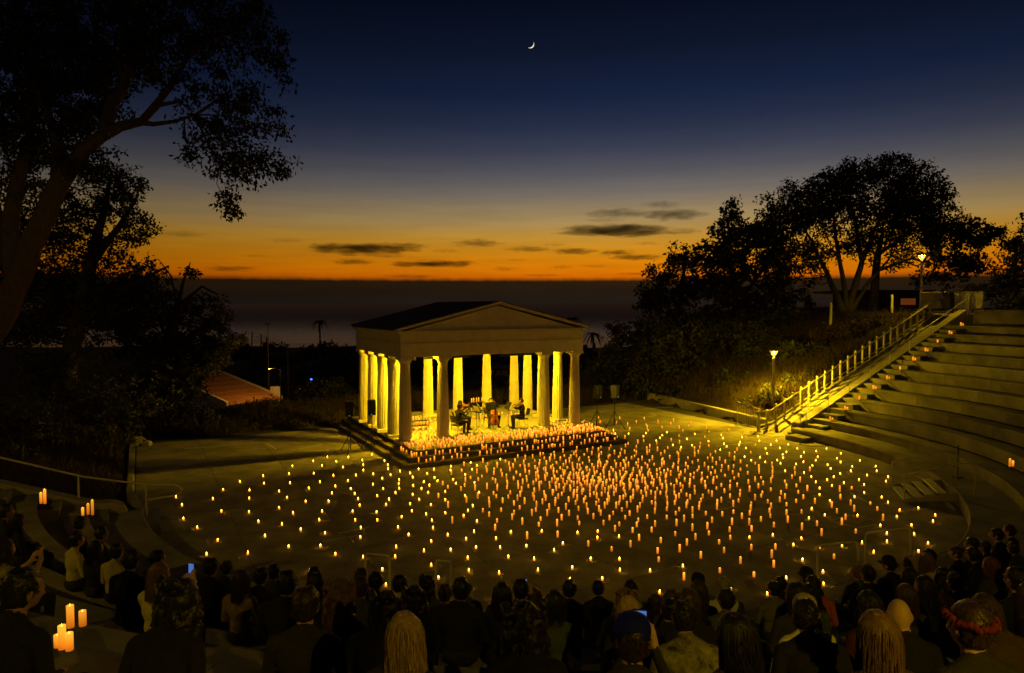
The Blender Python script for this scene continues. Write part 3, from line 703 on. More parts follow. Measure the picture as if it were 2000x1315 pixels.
# big tree on the left
Y0 = 20.5
tree('broadleaf_tree', (-17.4, 21.6, 1.4), [
    ([(-17.4, 21.6, 1.2)] + Pp((-50, 700, 21.2), (15, 600, 20.8), (60, 480, 20.5), (118, 360, 20.5), (165, 290, 20.4), (205, 262, 20.3)), [.5, .44, .37, .32, .28, .21, .17]),
    (Pp((205, 262, 20.3), (235, 247, 20.3), (275, 238, 20.2), (310, 205, 20.0), (345, 200, 19.8)), [.19, .15, .12, .07, .04]),
    (Pp((205, 262, 20.3), (216, 205, 20.5), (245, 160, 20.7), (262, 125, 20.8), (285, 60, 21)), [.2, .18, .15, .12, .06]),
    (Pp((245, 160, 20.7), (232, 125, 20.8), (215, 95, 21)), [.13, .1, .06]),
    (Pp((262, 238, 20.2), (300, 243, 20.0), (342, 238, 19.8), (380, 225, 19.5)), [.1, .07, .05, .03]),
    (Pp((275, 238, 20.2), (330, 170, 19.9), (370, 110, 19.6), (420, 70, 19.4)), [.1, .09, .07, .03]),
    (Pp((30, 560, 21), (20, 430, 21.3), (40, 340, 21.5), (60, 250, 22)), [.28, .24, .2, .1]),
    (Pp((0, 520, 21.2), (-5, 440, 21.6), (-40, 330, 22)), [.3, .28, .15]),
    (Pp((118, 360, 20.5), (110, 280, 20.9), (90, 200, 21.3)), [.25, .18, .08])],
    [B(60, 40, 130, 90, 21.5), B(200, 40, 120, 90, 21, w=1.1), B(320, 40, 110, 80, 20.4, w=.9), B(430, 40, 100, 70, 20, w=.9), B(505, 70, 45, 60, 19.8), B(540, 130, 26, 45, 19.6),
     B(440, 150, 70, 70, 19.6, w=.55), B(520, 240, 44, 45, 19.2, w=.7), B(430, 250, 80, 55, 19.4, w=.9), B(380, 190, 60, 50, 19.8, w=.45), B(480, 320, 75, 45, 19.2, w=.95), B(545, 325, 32, 32, 19.2, w=.9),
     B(420, 330, 50, 28, 19.4, w=.5), B(465, 375, 38, 28, 19.3, w=.6), B(462, 415, 27, 26, 19.3, w=.9), B(370, 300, 26, 22, 19.5, w=.7), B(60, 160, 130, 90, 22), B(165, 150, 90, 80, 21.3), B(60, 260, 110, 80, 21.6), B(130, 260, 70, 60, 21),
     B(160, 220, 55, 50, 20.8), B(290, 150, 60, 50, 21, w=.4), B(20, 350, 60, 60, 21.8), B(150, 330, 60, 35, 20.4, w=.8), B(80, 390, 40, 30, 21, w=.5), B(-30, 200, 90, 200, 22.5), B(240, 110, 70, 60, 21.5), B(110, 110, 120, 80, 22.5), B(30, 430, 60, 50, 22.5), B(210, 210, 50, 40, 21.5, w=.7), B(330, 100, 80, 60, 20.6, w=.8), B(480, 200, 60, 50, 19.6, w=.7)],
    'huge dark broadleaf tree overhanging the left side', dens=8.0, nl=40, sig=.32, leaf=(.165, .075), twigs=120, droop=.9, lm=LEAFD, seed=3, twr=.022)
# smaller tree under it
tree('oak_tree', at(130, 760, 27.5), [
    (Pp((130, 760, 27.5), (150, 640, 27.3), (175, 520, 27), (200, 430, 27), (215, 350, 27)), [.35, .3, .24, .15, .06]),
    (Pp((175, 520, 27), (235, 440, 26.8), (270, 380, 26.6)), [.18, .11, .05]), (Pp((150, 640, 27.3), (250, 560, 27), (330, 520, 27)), [.16, .1, .04])],
    [B(215, 330, 55, 32, 27), B(250, 365, 42, 32, 26.6), B(235, 410, 55, 34, 26.8, w=.8), B(160, 400, 70, 50, 27.4), B(110, 470, 80, 60, 27.4), B(200, 470, 70, 45, 27, w=.8), B(130, 560, 110, 60, 27.5), B(240, 540, 65, 50, 27, w=.9), B(60, 560, 80, 70, 27.5), B(180, 620, 120, 60, 27.5), B(60, 650, 90, 60, 27.5), B(260, 600, 60, 60, 27.5), B(270, 460, 40, 40, 26.8, w=.7)],
    'medium dark tree below the huge left tree', dens=7.2, nl=42, sig=.36, leaf=(.18, .085), twigs=90, seed=5)
tree('sparse_tree', at(330, 800, 33), [
    (Pp((330, 800, 33), (340, 690, 33), (345, 600, 32.8), (360, 545, 32.6), (372, 512, 32.5)), [.2, .16, .12, .06, .02]),
    (Pp((345, 600, 32.8), (395, 560, 32.5), (425, 575, 32.4), (432, 610, 32.4)), [.09, .06, .04, .015]), (Pp((340, 690, 33), (300, 600, 33), (292, 530, 33)), [.1, .07, .03]), (Pp((345, 600, 32.8), (335, 540, 32.6), (308, 505, 32.5)), [.07, .04, .015])],
    [B(310, 570, 40, 45, 33, w=.45), B(350, 600, 55, 40, 32.8, w=.7), B(400, 590, 32, 40, 32.4, w=.5), B(330, 660, 80, 50, 33, w=1.1), B(410, 650, 40, 40, 32.6, w=.9), B(375, 530, 25, 20, 32.4, w=.35), B(290, 510, 18, 20, 33, w=.4), B(250, 660, 60, 60, 33.4), B(370, 690, 80, 50, 33), B(280, 600, 50, 60, 33, w=.8), B(395, 700, 30, 40, 33)],
    'thin straggly tree with bare twigs left of the ocean view', dens=6.5, nl=34, sig=.36, leaf=(.21, .11), twigs=80, seed=8, twr=.02)
tree('pine_tree', at(418, 745, 62), [(Pp((418, 745, 62), (430, 640, 62)), [.16, .06])], [B(425, 655, 30, 34, 62), B(448, 665, 20, 16, 62), B(470, 660, 10, 7, 62), B(420, 690, 40, 25, 62), B(440, 625, 10, 15, 62)],
     'small dark pine against the sea at the left', dens=3, nl=40, sig=.45, leaf=(.4, .14), twigs=10, seed=9)

# hillside trees on the right
tree('fig_tree', at(1650, 612, 46), [
    (Pp((1648, 614, 46), (1632, 572, 46), (1612, 530, 45.8), (1590, 480, 45.5), (1560, 430, 45)), [.26, .2, .15, .1, .04]),
    (Pp((1652, 614, 46), (1650, 570, 46), (1642, 520, 46), (1630, 450, 46), (1625, 400, 46)), [.22, .18, .14, .1, .04]),
    (Pp((1655, 612, 46), (1668, 560, 46), (1684, 510, 46), (1705, 450, 45.8), (1740, 400, 45.5)), [.28, .22, .17, .12, .05]),
    (Pp((1662, 610, 46), (1690, 560, 45.7), (1715, 530, 45.5), (1740, 500, 45)), [.18, .13, .09, .04]),
    (Pp((1684, 510, 46), (1670, 440, 46), (1660, 380, 46)), [.18, .12, .05]), (Pp((1740, 500, 45), (1790, 520, 44.5), (1830, 500, 44)), [.06, .05, .02])],
    [B(1545, 400, 62, 48, 45), B(1500, 445, 50, 42, 45, w=.9), B(1605, 370, 55, 36, 46), B(1660, 355, 48, 34, 46), B(1720, 340, 60, 32, 46), B(1785, 355, 48, 36, 46), B(1825, 385, 36, 36, 46), B(1690, 400, 90, 40, 46, w=.8), B(1600, 430, 80, 40, 46, w=.8),
     B(1780, 420, 80, 45, 46, w=.9), B(1840, 440, 45, 36, 46, w=.8), B(1720, 460, 80, 28, 45, w=.55), B(1520, 490, 50, 40, 45, w=.9), B(1580, 500, 40, 30, 45, w=.6), B(1530, 560, 36, 32, 44.5, w=.5), B(1800, 470, 60, 25, 44.5, w=.6), B(1645, 330, 22, 16, 46), B(1740, 312, 30, 14, 46), B(1575, 530, 36, 26, 45, w=.45), B(1620, 490, 50, 26, 45.5, w=.5), B(1760, 500, 60, 26, 44.6, w=.45), B(1690, 480, 60, 24, 45.5, w=.4)],
    'largest wide spreading tree with several pale trunks on the right hill', dens=5.2, nl=36, sig=.5, leaf=(.26, .13), twigs=190, bm=BARKL, lm=LEAFD, seed=12, twr=.035)
tree('eucalyptus_tree', at(1705, 606, 51), [(Pp((1705, 606, 51), (1708, 560, 51), (1712, 510, 51), (1722, 460, 51)), [.34, .3, .27, .14]), (Pp((1712, 500, 51), (1780, 450, 50.6), (1840, 452, 50.3), (1905, 462, 50)), [.16, .12, .08, .04]), (Pp((1710, 530, 51), (1780, 505, 50.6), (1840, 520, 50.2), (1900, 522, 50)), [.12, .09, .06, .03])],
     [B(1880, 455, 42, 30, 50), B(1920, 465, 36, 24, 50), B(1855, 500, 50, 26, 50, w=.7), B(1900, 520, 50, 25, 50, w=.7), B(1830, 540, 50, 22, 49, w=.6), B(1950, 455, 15, 12, 50), B(1760, 400, 60, 40, 51)],
     'dark thick-trunked tree behind the spreading tree', dens=5, nl=32, sig=.42, leaf=(.32, .16), twigs=50, seed=14)
tree('round_tree', at(1440, 690, 45), [(Pp((1440, 690, 45), (1438, 600, 45), (1425, 500, 45), (1422, 430, 45)), [.3, .25, .16, .06]), (Pp((1438, 600, 45), (1480, 540, 45), (1510, 500, 45)), [.15, .1, .04])],
     [B(1425, 420, 24, 28, 45), B(1440, 460, 48, 36, 45), B(1400, 490, 46, 34, 45), B(1460, 520, 52, 42, 45, w=.8), B(1400, 550, 60, 40, 45, w=.8), B(1450, 600, 60, 50, 44.5), B(1500, 590, 36, 34, 44, w=.7), B(1500, 470, 44, 40, 45), B(1520, 530, 44, 40, 44.6, w=.8), B(1545, 585, 34, 26, 44.4, w=.5)],
     'tall dark tree with a knobby top left of the spreading tree', dens=6.0, nl=32, sig=.4, leaf=(.30, .16), twigs=60, seed=16)
tree('leaning_tree', at(1330, 740, 47), [(Pp((1330, 740, 47), (1325, 640, 47), (1330, 560, 47), (1345, 500, 47)), [.3, .24, .16, .05]), (Pp((1325, 640, 47), (1290, 570, 47), (1265, 545, 47)), [.14, .1, .03])],
     [B(1345, 505, 42, 30, 47), B(1300, 535, 42, 28, 47, w=.8), B(1355, 560, 55, 36, 47, w=.8), B(1285, 580, 48, 34, 47, w=.9), B(1260, 585, 26, 26, 47, w=.7), B(1320, 630, 75, 46, 46), B(1400, 640, 50, 46, 46)],
     'sloping dark tree at the left end of the hillside trees', dens=5.0, nl=32, sig=.42, leaf=(.30, .16), twigs=60, seed=18)
tree('bushy_tree', at(1240, 760, 47), [(Pp((1240, 760, 47), (1245, 690, 47), (1250, 630, 47)), [.22, .16, .06])],
     [B(1245, 655, 42, 34, 47), B(1205, 680, 36, 30, 48), B(1280, 690, 55, 45, 46.5), B(1200, 730, 60, 45, 48), B(1195, 640, 18, 16, 52, w=.8), B(1340, 720, 70, 50, 45.5), B(1260, 750, 90, 36, 46)],
     'low bushy tree on the slope right of the temple', dens=5.5, nl=32, sig=.42, leaf=(.28, .15), twigs=30, seed=20)
tree('hedge_tree', at(1975, 610, 44), [(Pp((1975, 610, 44), (1978, 540, 44), (1985, 480, 44)), [.3, .22, .08])],
     [B(1985, 490, 28, 36, 44), B(1975, 550, 42, 40, 44), B(1935, 560, 40, 28, 43.5, w=.8), B(1900, 575, 40, 22, 43, w=.8), B(2030, 500, 50, 90, 44)],
     'dark tree at the right edge above the top wall', dens=5, nl=34, sig=.4, leaf=(.26, .14), twigs=30, lm=LEAFG, seed=22)
tree('cypress_tree', at(1582, 630, 54), [(Pp((1582, 632, 54), (1582, 590, 54)), [.12, .04])], [B(1582, 615, 17, 14, 54), B(1580, 598, 12, 14, 54), B(1578, 584, 6, 8, 54), B(1594, 622, 10, 9, 54)],
     'small cone-shaped reddish tree left of the pale trunks', dens=6, nl=36, sig=.25, leaf=(.3, .1), twigs=4, lm=LEAFB, seed=24, droop=-.6)

# shrubs on the banks
SHR = [(1350, 770, 42, 60, 22, LEAFD, 'dark shrub at the far end of the retaining wall'), (1440, 745, 40, 46, 24, LEAFD, 'dark shrub left of the lamp post'), (1520, 725, 39.5, 40, 20, LEAFD, 'dark shrub right above the lamp post'), (1590, 690, 40, 40, 22, LEAFD, 'dark shrub below the marker post'), (1660, 650, 41, 36, 16, LEAFB, 'brown shrub under the pale trunks'), (1700, 635, 41, 36, 12, LEAFB, 'low brown shrub near the upper guard rail'), (1480, 655, 45, 50, 30, LEAFD, 'dark shrub under the knobby tree'), (1250, 780, 45, 70, 26, LEAFD, 'dark scrub behind the right speakers'),
       (1500, 775, 35.6, 26, 26, LEAFG, 'pale green shrub behind the lamp post'), (1470, 790, 36.3, 16, 14, LEAFG, 'small shrub behind the bar barrier'), (1560, 745, 36.5, 26, 20, LEAFM, 'lit shrub beside the lower guard rail posts'),
       (1600, 725, 37.5, 26, 18, LEAFM, 'round shrub beside the middle guard rail posts'), (1415, 795, 38, 12, 9, LEAFM, 'tiny dark shrub behind the retaining wall'),
       (1545, 690, 40, 40, 24, LEAFD, 'dark shrub on the middle of the right bank'), (1470, 700, 43, 46, 36, LEAFD, 'large dark shrub high on the right bank'), (1620, 655, 42, 40, 18, LEAFB, 'brown shrub below the crest of the right bank'), (1400, 745, 43, 40, 22, LEAFB, 'brown shrub at the foot of the right bank'),
       (520, 792, 38, 36, 13, LEAFB, 'low dark shrub in front of the tiled roof'), (575, 790, 39, 26, 10, LEAFB, 'small dark shrub right of the tiled roof'),
       (120, 720, 25, 90, 62, LEAFG, 'big grey-green shrub under the left trees'), (210, 790, 26, 90, 50, LEAFG, 'broad grey-green shrub at the foot of the left bank'), (310, 745, 31, 90, 52, LEAFD, 'dark shrub between the left trees and the plaza'),
       (370, 812, 34, 60, 26, LEAFD, 'dark spreading shrub behind the left kerb'), (40, 820, 22, 80, 55, LEAFD, 'dark shrub at the left edge behind the handrail'), (372, 735, 45, 34, 30, LEAFD, 'round shrub left of the tiled roof'),
       (640, 770, 50, 60, 30, LEAFD, 'dark scrub right of the tiled roof'), (1990, 590, 42, 50, 18, LEAFG, 'lit hedge on the top wall at the right edge')]
for k, (px, py, Y, rx, ry, lm_, lb) in enumerate(SHR):
    c = at(px, py, Y); kk = Y / FPX; gz_ = min(ground_z(c.x, c.y), c.z - ry * kk * .3)
    tree('shrub', (c.x, c.y, gz_ - .05), [([(c.x, c.y, gz_ - .1), (c.x + .1, c.y, c.z)], [.06, .02]), ([(c.x, c.y, gz_ - .1), (c.x - rx * kk * .5, c.y - .2, c.z + ry * kk * .4)], [.05, .015])],
         [(tuple(c), (rx * kk, rx * kk * .8, ry * kk), 1), ((c.x + rx * kk * .5, c.y - .1, c.z - ry * kk * .35), (rx * kk * .6, rx * kk * .6, ry * kk * .7), .8), ((c.x - rx * kk * .5, c.y, c.z - ry * kk * .2), (rx * kk * .6, rx * kk * .6, ry * kk * .8), .8), ((c.x, c.y, (c.z + gz_) / 2), (rx * kk * .7, rx * kk * .6, max(.2, (c.z - gz_) / 2)), .7)],
         lb, 'shrub', dens=6.5, nl=28, sig=.2 + Y * .002, leaf=(.05 + Y * .0042, .03 + Y * .0022), lm=lm_, twigs=16, seed=40 + k, twr=.012, droop=-.2)
# dark scrub far below, behind the temple
rng = np.random.default_rng(77); ffx = []
for k in range(150):
    Y = rng.uniform(60, 215); px = rng.uniform(430, 1240); x = (px - 1000) / FPX * Y; z = ground_z(x, Y); ffx.append(((x, Y, z + .6), (rng.uniform(2, 5), 2.5, rng.uniform(.9, 2.2)), 1))
cl = clumps(ffx, .9, rng); V, n = leaf_quads(cl, 16, (.8, .8, .6), (1.1, .6), 0, rng)
obj('distant_scrub', quads_mesh('distant_scrub', V, n), LEAFD, label='dark scrub and treetops on the low ground behind the temple', cat='scrub', kind='stuff')
# dry grass
rng = np.random.default_rng(5); bl = []
def blades(n, f):
    P = []
    while len(P) < n:
        x, y = f(); z = ground_z(x, y)
        if z > -0.3: P.append((x, y, z - .02))
    P = np.array(P); n = len(P); h = rng.uniform(.12, .5, (n, 1)) * (.6 + .6 * rng.random((n, 1))); a = rng.uniform(0, 2 * np.pi, n); w = np.stack([np.cos(a), np.sin(a), 0 * a], 1) * .012
    b2 = rng.normal(0, .16, (n, 3)); b2[:, 2] = 0
    V = np.empty((n, 4, 3)); V[:, 0] = P - w; V[:, 1] = P + w; V[:, 2] = P + w * .3 + b2 + np.concatenate([0 * h, 0 * h, h], 1); V[:, 3] = P - w * .3 + b2 + np.concatenate([0 * h, 0 * h, h], 1)
    return V.reshape(-1, 3), n
def f1():
    s_, t_ = rng.uniform(-14.5, 14), -rng.uniform(12.95, 19); q = SW(s_, t_); return q.x, q.y
def f2():
    t_ = -rng.uniform(1.6, 14); s_ = wall_s(t_) + .4 + rng.gamma(2, 2.6); q = SW(s_, t_); return q.x, q.y
def f3():
    t_ = -rng.uniform(1.6, 13); s_ = -13.7 - rng.gamma(1.6, 2.0); q = SW(s_, t_); return q.x, q.y
for f_, n_, lb in ((f1, 26000, 'dry grass on the bank behind the plaza'), (f2, 26000, 'dry grass on the right hillside'), (f3, 9000, 'dry grass on the left bank')):
    V, n = blades(n_, f_); obj('dry_grass', quads_mesh('dry_grass', V, n), STRAW, label=lb, cat='grass', kind='stuff')

# ------------------------------------------------------------------ far things
def palm(px, pyb, pyt, Y, lb, n=13, seed=1):
    rng = np.random.default_rng(seed); a, b_ = at(px, pyb, Y), at(px, pyt, Y); h = b_.z - a.z; e = empty('palm_tree', a, label=lb, cat='palm', group='palm trees')
    g = G(); g.tube([(0, 0, -2), (.05, 0, h * .5), (0, 0, h)], [h * .035, h * .028, h * .03], 8); obj('trunk', g, BARK, e)
    g = G(); L_ = h * .36
    for k in range(n):
        an = 2 * math.pi * k / n + rng.uniform(-.2, .2); up_ = rng.uniform(.1, .9); pr_ = None
        pts = [(math.cos(an) * L_ * f, math.sin(an) * L_ * f, h + L_ * (up_ * f - 1.25 * f * f)) for f in (0, .25, .5, .75, 1)]
        dx, dy = -math.sin(an), math.cos(an)
        for i in range(4):
            w0, w1 = L_ * .14 * (1 - i / 5), L_ * .14 * (1 - (i + 1) / 5)
            p, q = Vector(pts[i]), Vector(pts[i + 1]); d = Vector((dx, dy, -.4))
            g.add([p, p + d * w0, q + d * w1, q], [(0, 1, 2, 3)]); d = Vector((-dx, -dy, -.4)); g.add([p, p + d * w0, q + d * w1, q], [(0, 1, 2, 3)])
    obj('fronds', g, LEAFD, e, kind='stuff')
palm(625, 682, 628, 170, 'lone palm silhouetted against the sea left of the temple')
palm(1117, 690, 622, 120, 'palm whose top shows above the right roof corner', seed=2)
palm(1103, 690, 626, 126, 'smaller palm just left of the one behind the right roof corner', seed=4)
palm(1158, 720, 652, 95, 'palm just right of the temple gable end', seed=3)
def pole(px, pyb, pyt, Y, r, lb):
    a, b_ = at(px, pyb, Y), at(px, pyt, Y); h = b_.z - a.z; e = empty('light_pole', a, label=lb, cat='pole', group='tall poles beyond the bank')
    g = G(); g.tube([(0, 0, -1.5), (0, 0, h)], [r, r * .7], 8); obj('pole', g, BARK, e)
    g = G(); g.box((0, 0, h), (.5, .25, .12)); obj('lamp_head', g, BLKM, e)
pole(525, 748, 633, 68, .06, 'tallest thin pole beside the tiled roof')
pole(563, 760, 674, 75, .06, 'shorter thin pole right of the tiled roof')
# ball-stop netting
e = empty('netting_fence', at(492, 690, 150), label='sagging ball-stop net between dark posts against the sea', cat='net')
tops = [(492, 648), (510, 653), (521, 659), (550, 666), (562, 672), (612, 671)]
for px, py in tops:
    a, b_ = at(px, 688, 150), at(px, py, 150); g = G(); g.tube([a - e.location, b_ - e.location], .12, 6); obj('post', g, BLKM, e)
g = G()
for (a, b_) in zip(tops[:-1], tops[1:]):
    for k in range(9):
        f = k / 8; g.tube([at(a[0], a[1] + (686 - a[1]) * f, 150) - e.location, at(b_[0], b_[1] + (686 - b_[1]) * f, 150) - e.location], .022, 3, caps=False)
    for k in range(1, 6):
        f = k / 6; x_ = a[0] + (b_[0] - a[0]) * f; g.tube([at(x_, a[1] + (b_[1] - a[1]) * f, 150) - e.location, at(x_, 686, 150) - e.location], .018, 3, caps=False)
obj('net', g, BLKM, e, kind='stuff')
# tiled-roof building below the bank
TILE = mat('red roof tile', (.36, .17, .07), .85, .35, 4, .4, 20); WALLW = mat('pale render', (.55, .52, .45), .9, .15, 3)
A_, B_, C_, D_ = at(446, 794, 58), at(547, 777, 62), at(499, 742, 72), at(398, 750, 70)
zc = (A_.z + B_.z) / 2; zt_ = zc + 2.6
e = empty('tiled_roof_building', (A_.x, A_.y, -8.0), math.atan2(B_.y - A_.y, B_.x - A_.x), label='low building with lit red tiled roof beyond the left bank', cat='building')
wl = (B_ - A_).length; dp = 10.5; zl_ = zc + 8.0
g = G(); g.box((wl / 2, dp / 2, zl_ / 2 - .1), (wl - .6, dp - .8, zl_ - .2)); obj('wall', g, WALLW, e)
rise = 1.75; rf = None
g = G(); g.prism([(0, zl_), (dp, zl_ + rise), (dp, zl_ + rise + .12), (0, zl_ + .12)], 'x', 0, wl); rf = obj('roof', g, TILE, e)
gt_ = G(); nrib = 22; slope_l = math.hypot(dp, rise)
for k in range(14):
    pass
prof = [(.19 * math.cos(math.pi * q / 6), .11 * math.sin(math.pi * q / 6)) for q in range(7)]
gr = G(); vs = [];
for yy, zz in ((0, 0), (dp / 7 + .06, rise / 7)):
    for (x_, z_) in prof: vs.append((x_, yy, zz + z_ + (.03 if yy == 0 else 0)))
gr.add(vs, [(i, i + 1, 7 + i + 1, 7 + i) for i in range(6)] + [tuple(range(7)), tuple(range(7, 14))]); tme = gr.mesh('roof_tile'); tme.materials.append(TILE)
nc = int(wl / .42)
for i in range(nc):
    for k in range(7): obj('roof_tile', tme, TILE, rf, loc=(.25 + i * (wl - .5) / (nc - 1), dp / 7 * k, zl_ + .12 + rise / 7 * k))
g = G(); g.prism([(-.05, zl_ - .25), (dp + .05, zl_ + rise - .25), (dp + .05, zl_ + rise + .3), (-.05, zl_ + .3)], 'x', wl + .002, wl + .2); obj('gable_trim', g, WALLW, e)
g = G(); g.prism([(-.05, zl_ - .25), (dp + .05, zl_ + rise - .25), (dp + .05, zl_ + rise + .3), (-.05, zl_ + .3)], 'x', -.2, -.002); obj('gable_trim', g, WALLW, e)
g = G(); g.cbox((wl + .1, 1.0, zl_ - 2), (wl + .8, 1.7, zl_ + 1.0), .05); obj('chimney', g, WALLW, e)
for k in range(3):
    g = G(); g.box((wl - 1.6, .38, zl_ - 1.3), (1.0, .06, 1.2)) if k == 0 else g.box((wl - 1.6 - 2.2 * k, .38, zl_ - 1.3), (1.0, .06, 1.2)); obj('window', g, mat('dark pane', (.01, .01, .012), .15, 0), e)
# street lamp that lights that roof
sl = at(548, 722, 57.5)
e = empty('street_lamp', (sl.x, sl.y, -7.5), label='street lamp lighting the tiled roof beyond the left bank', cat='lamp post')
hh = sl.z + 7.5
g = G(); g.tube([(0, 0, -.5), (0, 0, hh), (-.5, 0, hh + .15), (-1.0, 0, hh + .1)], [.09, .06, .05, .05], 8); obj('pole', g, BLKM, e, smooth=True)
g = G(); g.box((-1.1, 0, hh + .12), (.5, .22, .08)); obj('lamp_head', g, BLKM, e)
light('street_light', 'POINT', (-1.1, 0, hh - .02), 850, (1.0, .46, .06), .08, e)
# lit building far behind the temple
a, b_ = at(955, 716, 105), at(1002, 692, 105)
e = empty('far_building', (a.x, 105, -8.2), label='distant orange-lit building seen between the rear columns', cat='building'); w_ = b_.x - a.x; h_ = a.z + 8.2
g = G(); g.box((w_ / 2, 3, h_ / 2 - .3), (w_, 6, h_ - .6)); obj('wall', g, mat('ochre wall', (.45, .28, .15), .9, .2), e)
g = G(); g.box((w_ / 2, 3, h_ - .45), (w_ + 1, 7, .3)); obj('roof', g, SHING, e)
for k in range(4): g = G(); g.box((w_ * (k + .5) / 4, -.03, h_ * .62), (.6, .08, .9)); obj('window', g, mat('dark pane', (.01, .01, .012), .15, 0), e)
g = G(); g.tube([(w_ * .5, -2.0, -.5), (w_ * .5, -2.0, h_ + 1.6)], .06, 6); g.box((w_ * .5, -2.0, h_ + 1.66), (.5, .3, .1)); obj('lamp_pole', g, BLKM, e)
light('wall_light', 'POINT', (w_ * .5, -2.0, h_ + 1.5), 45, (1.0, .40, .06), .08, e)
# dark flat-roofed building on the right crest
a, b_ = at(1688, 612, 60), at(1806, 571, 60)
e = empty('flat_roof_building', (a.x, 60, a.z - .6), label='dark flat-roofed building on the crest behind the right trees', cat='building'); w_ = b_.x - a.x; h_ = b_.z - a.z + .6
DKW = mat('dark brick', (.08, .05, .035), .9, .3, 6)
g = G(); g.box((w_ / 2, 3, h_ / 2), (w_, 6, h_)); obj('wall', g, DKW, e)
g = G(); g.box((w_ / 2 - .5, 3, h_ + .09), (w_ + 2.2, 7.2, .18)); obj('roof', g, SHING, e)
for k, x_ in enumerate((.2, .38, .72)):
    lit_ = k == 2
    g = G(); g.box((w_ * x_, -.02, h_ * .66), (1.5 if lit_ else 1.2, .06, .7 if lit_ else .9)); wn = obj('window', g, DKW, e)
    g = G(); g.box((w_ * x_, -.06, h_ * .66), (1.3 if lit_ else 1.0, .03, .56)); obj('pane', g, mat('lit pane', (.5, .2, .1), .4, .3, 2, emit=(1, .22, .04), estr=.10) if lit_ else mat('dark pane', (.01, .01, .012), .15, 0), wn)
# blue lamp
a = at(608, 741, 80); e = empty('blue_lamp', (a.x, a.y, a.z - 1.0), label='tiny blue lamp on a short post beyond the bank', cat='lamp')
g = G(); g.tube([(0, 0, -1), (0, 0, .95)], .05, 6); obj('post', g, BLKM, e)
g = G(); g.ell((0, 0, 1.0), (.14, .14, .1), 10, 6); obj('bulb', g, mat('blue bulb', (.1, .2, .9), .4, 0, emit=(.06, .16, 1.0), estr=3.0), e)
# fishing boat light
a = at(445, 572.5, 2600); a.z = -45.5 if a.z < -45.5 else a.z
a = at(445, 605, 2600); e = empty('fishing_boat', (a.x, 2600, -46), label='tiny lit fishing boat far out on the sea at the left', cat='boat')
g = G(); g.prism([(-9, 3), (-7, 0), (7, 0), (10, 3.5)], 'y', -2.5, 2.5); obj('hull', g, BLACK, e)
g = G(); g.box((-2, 0, 5), (5, 3.5, 3.6)); obj('cabin', g, mat('boat white', (.5, .5, .5), .6, .1), e)
g = G(); g.tube([(0, 0, 3), (0, 0, 14)], .25, 6); obj('mast', g, BLACK, e)
g = G(); g.ell((0, 0, 14.6), (1.1, 1.1, 1.1), 8, 6); obj('mast_light', g, mat('mast light', (1, .9, .6), .4, 0, emit=(1, .8, .35), estr=1.4), e)
# ------------------------------------------------------------------ people: bodies
def cap_mesh(g, p0, p1, r0, r1, n=12, tagm=0):
    p0, p1 = Vector(p0), Vector(p1); d = (p1 - p0); L_ = d.length; d.normalize(); path = []; rad = []
    for k in range(5): a = math.pi / 2 * (1 - k / 4); path.append(p0 - d * r0 * math.sin(a)); rad.append(max(1e-4, r0 * math.cos(a)))
    for k in range(5): a = math.pi / 2 * k / 4; path.append(p1 + d * r1 * math.sin(a)); rad.append(max(1e-4, r1 * math.cos(a)))
    g.tube(path, rad, n, tagm)
class Body:
    """soft primitives melted into one skin; each keeps the cloth it belongs to"""
    def __init__(s): s.g = G(); s.pr = []
    def cap(s, p0, p1, r0, r1, t): cap_mesh(s.g, p0, p1, r0, r1); s.pr.append(('c', np.array(p0, float), np.array(p1, float), r0, r1, t)); return s
    def ell(s, c, r, t, mtx=None): s.g.ell(c, r, 18, 12, mtx=mtx); s.pr.append(('e', np.array(c, float), np.array(r, float), t)); return s
    def bake(s, name, voxel=.0105, tris=6500):
        me = s.g.mesh(name); o = bpy.data.objects.new(name, me); COL.objects.link(o)
        m = o.modifiers.new('r', 'REMESH'); m.mode = 'VOXEL'; m.voxel_size = voxel; m.use_smooth_shade = True
        m2 = o.modifiers.new('s', 'SMOOTH'); m2.factor = .5; m2.iterations = 4
        m3 = o.modifiers.new('d', 'DECIMATE'); m3.ratio = 1.0
        dg = bpy.context.evaluated_depsgraph_get(); m3.show_viewport = False; m3.show_render = False
        dg.update(); nf = len(o.evaluated_get(dg).data.polygons)
        m3.show_viewport = True; m3.show_render = True; m3.ratio = min(1.0, tris / (2.0 * nf)); dg.update()
        me2 = bpy.data.meshes.new_from_object(o.evaluated_get(dg)); me2.name = name
        bpy.data.objects.remove(o); bpy.data.meshes.remove(me)
        n = len(me2.polygons); C_ = np.empty(n * 3); me2.polygons.foreach_get('center', C_); C_ = C_.reshape(-1, 3)
        best = np.full(n, 1e9); ti = np.zeros(n, np.int32)
        for p in s.pr:
            if p[0] == 'c':
                ab = p[2] - p[1]; h = np.clip((C_ - p[1]) @ ab / (ab @ ab + 1e-12), 0, 1); d = np.linalg.norm(C_ - p[1] - h[:, None] * ab, axis=1) - (p[3] + (p[4] - p[3]) * h)
            else:
                q = (C_ - p[1]) / p[2]; k = np.linalg.norm(q, axis=1); d = (k - 1) * p[2].min()
            w = d < best; best[w] = d[w]; ti[w] = p[-1]
        me2.materials.clear()
        me2.polygons.foreach_set('material_index', ti); me2.polygons.foreach_set('use_smooth', [True] * n); me2.update(); return me2
SKIN, SHIRT, PANT, SHOE = 0, 1, 2, 3
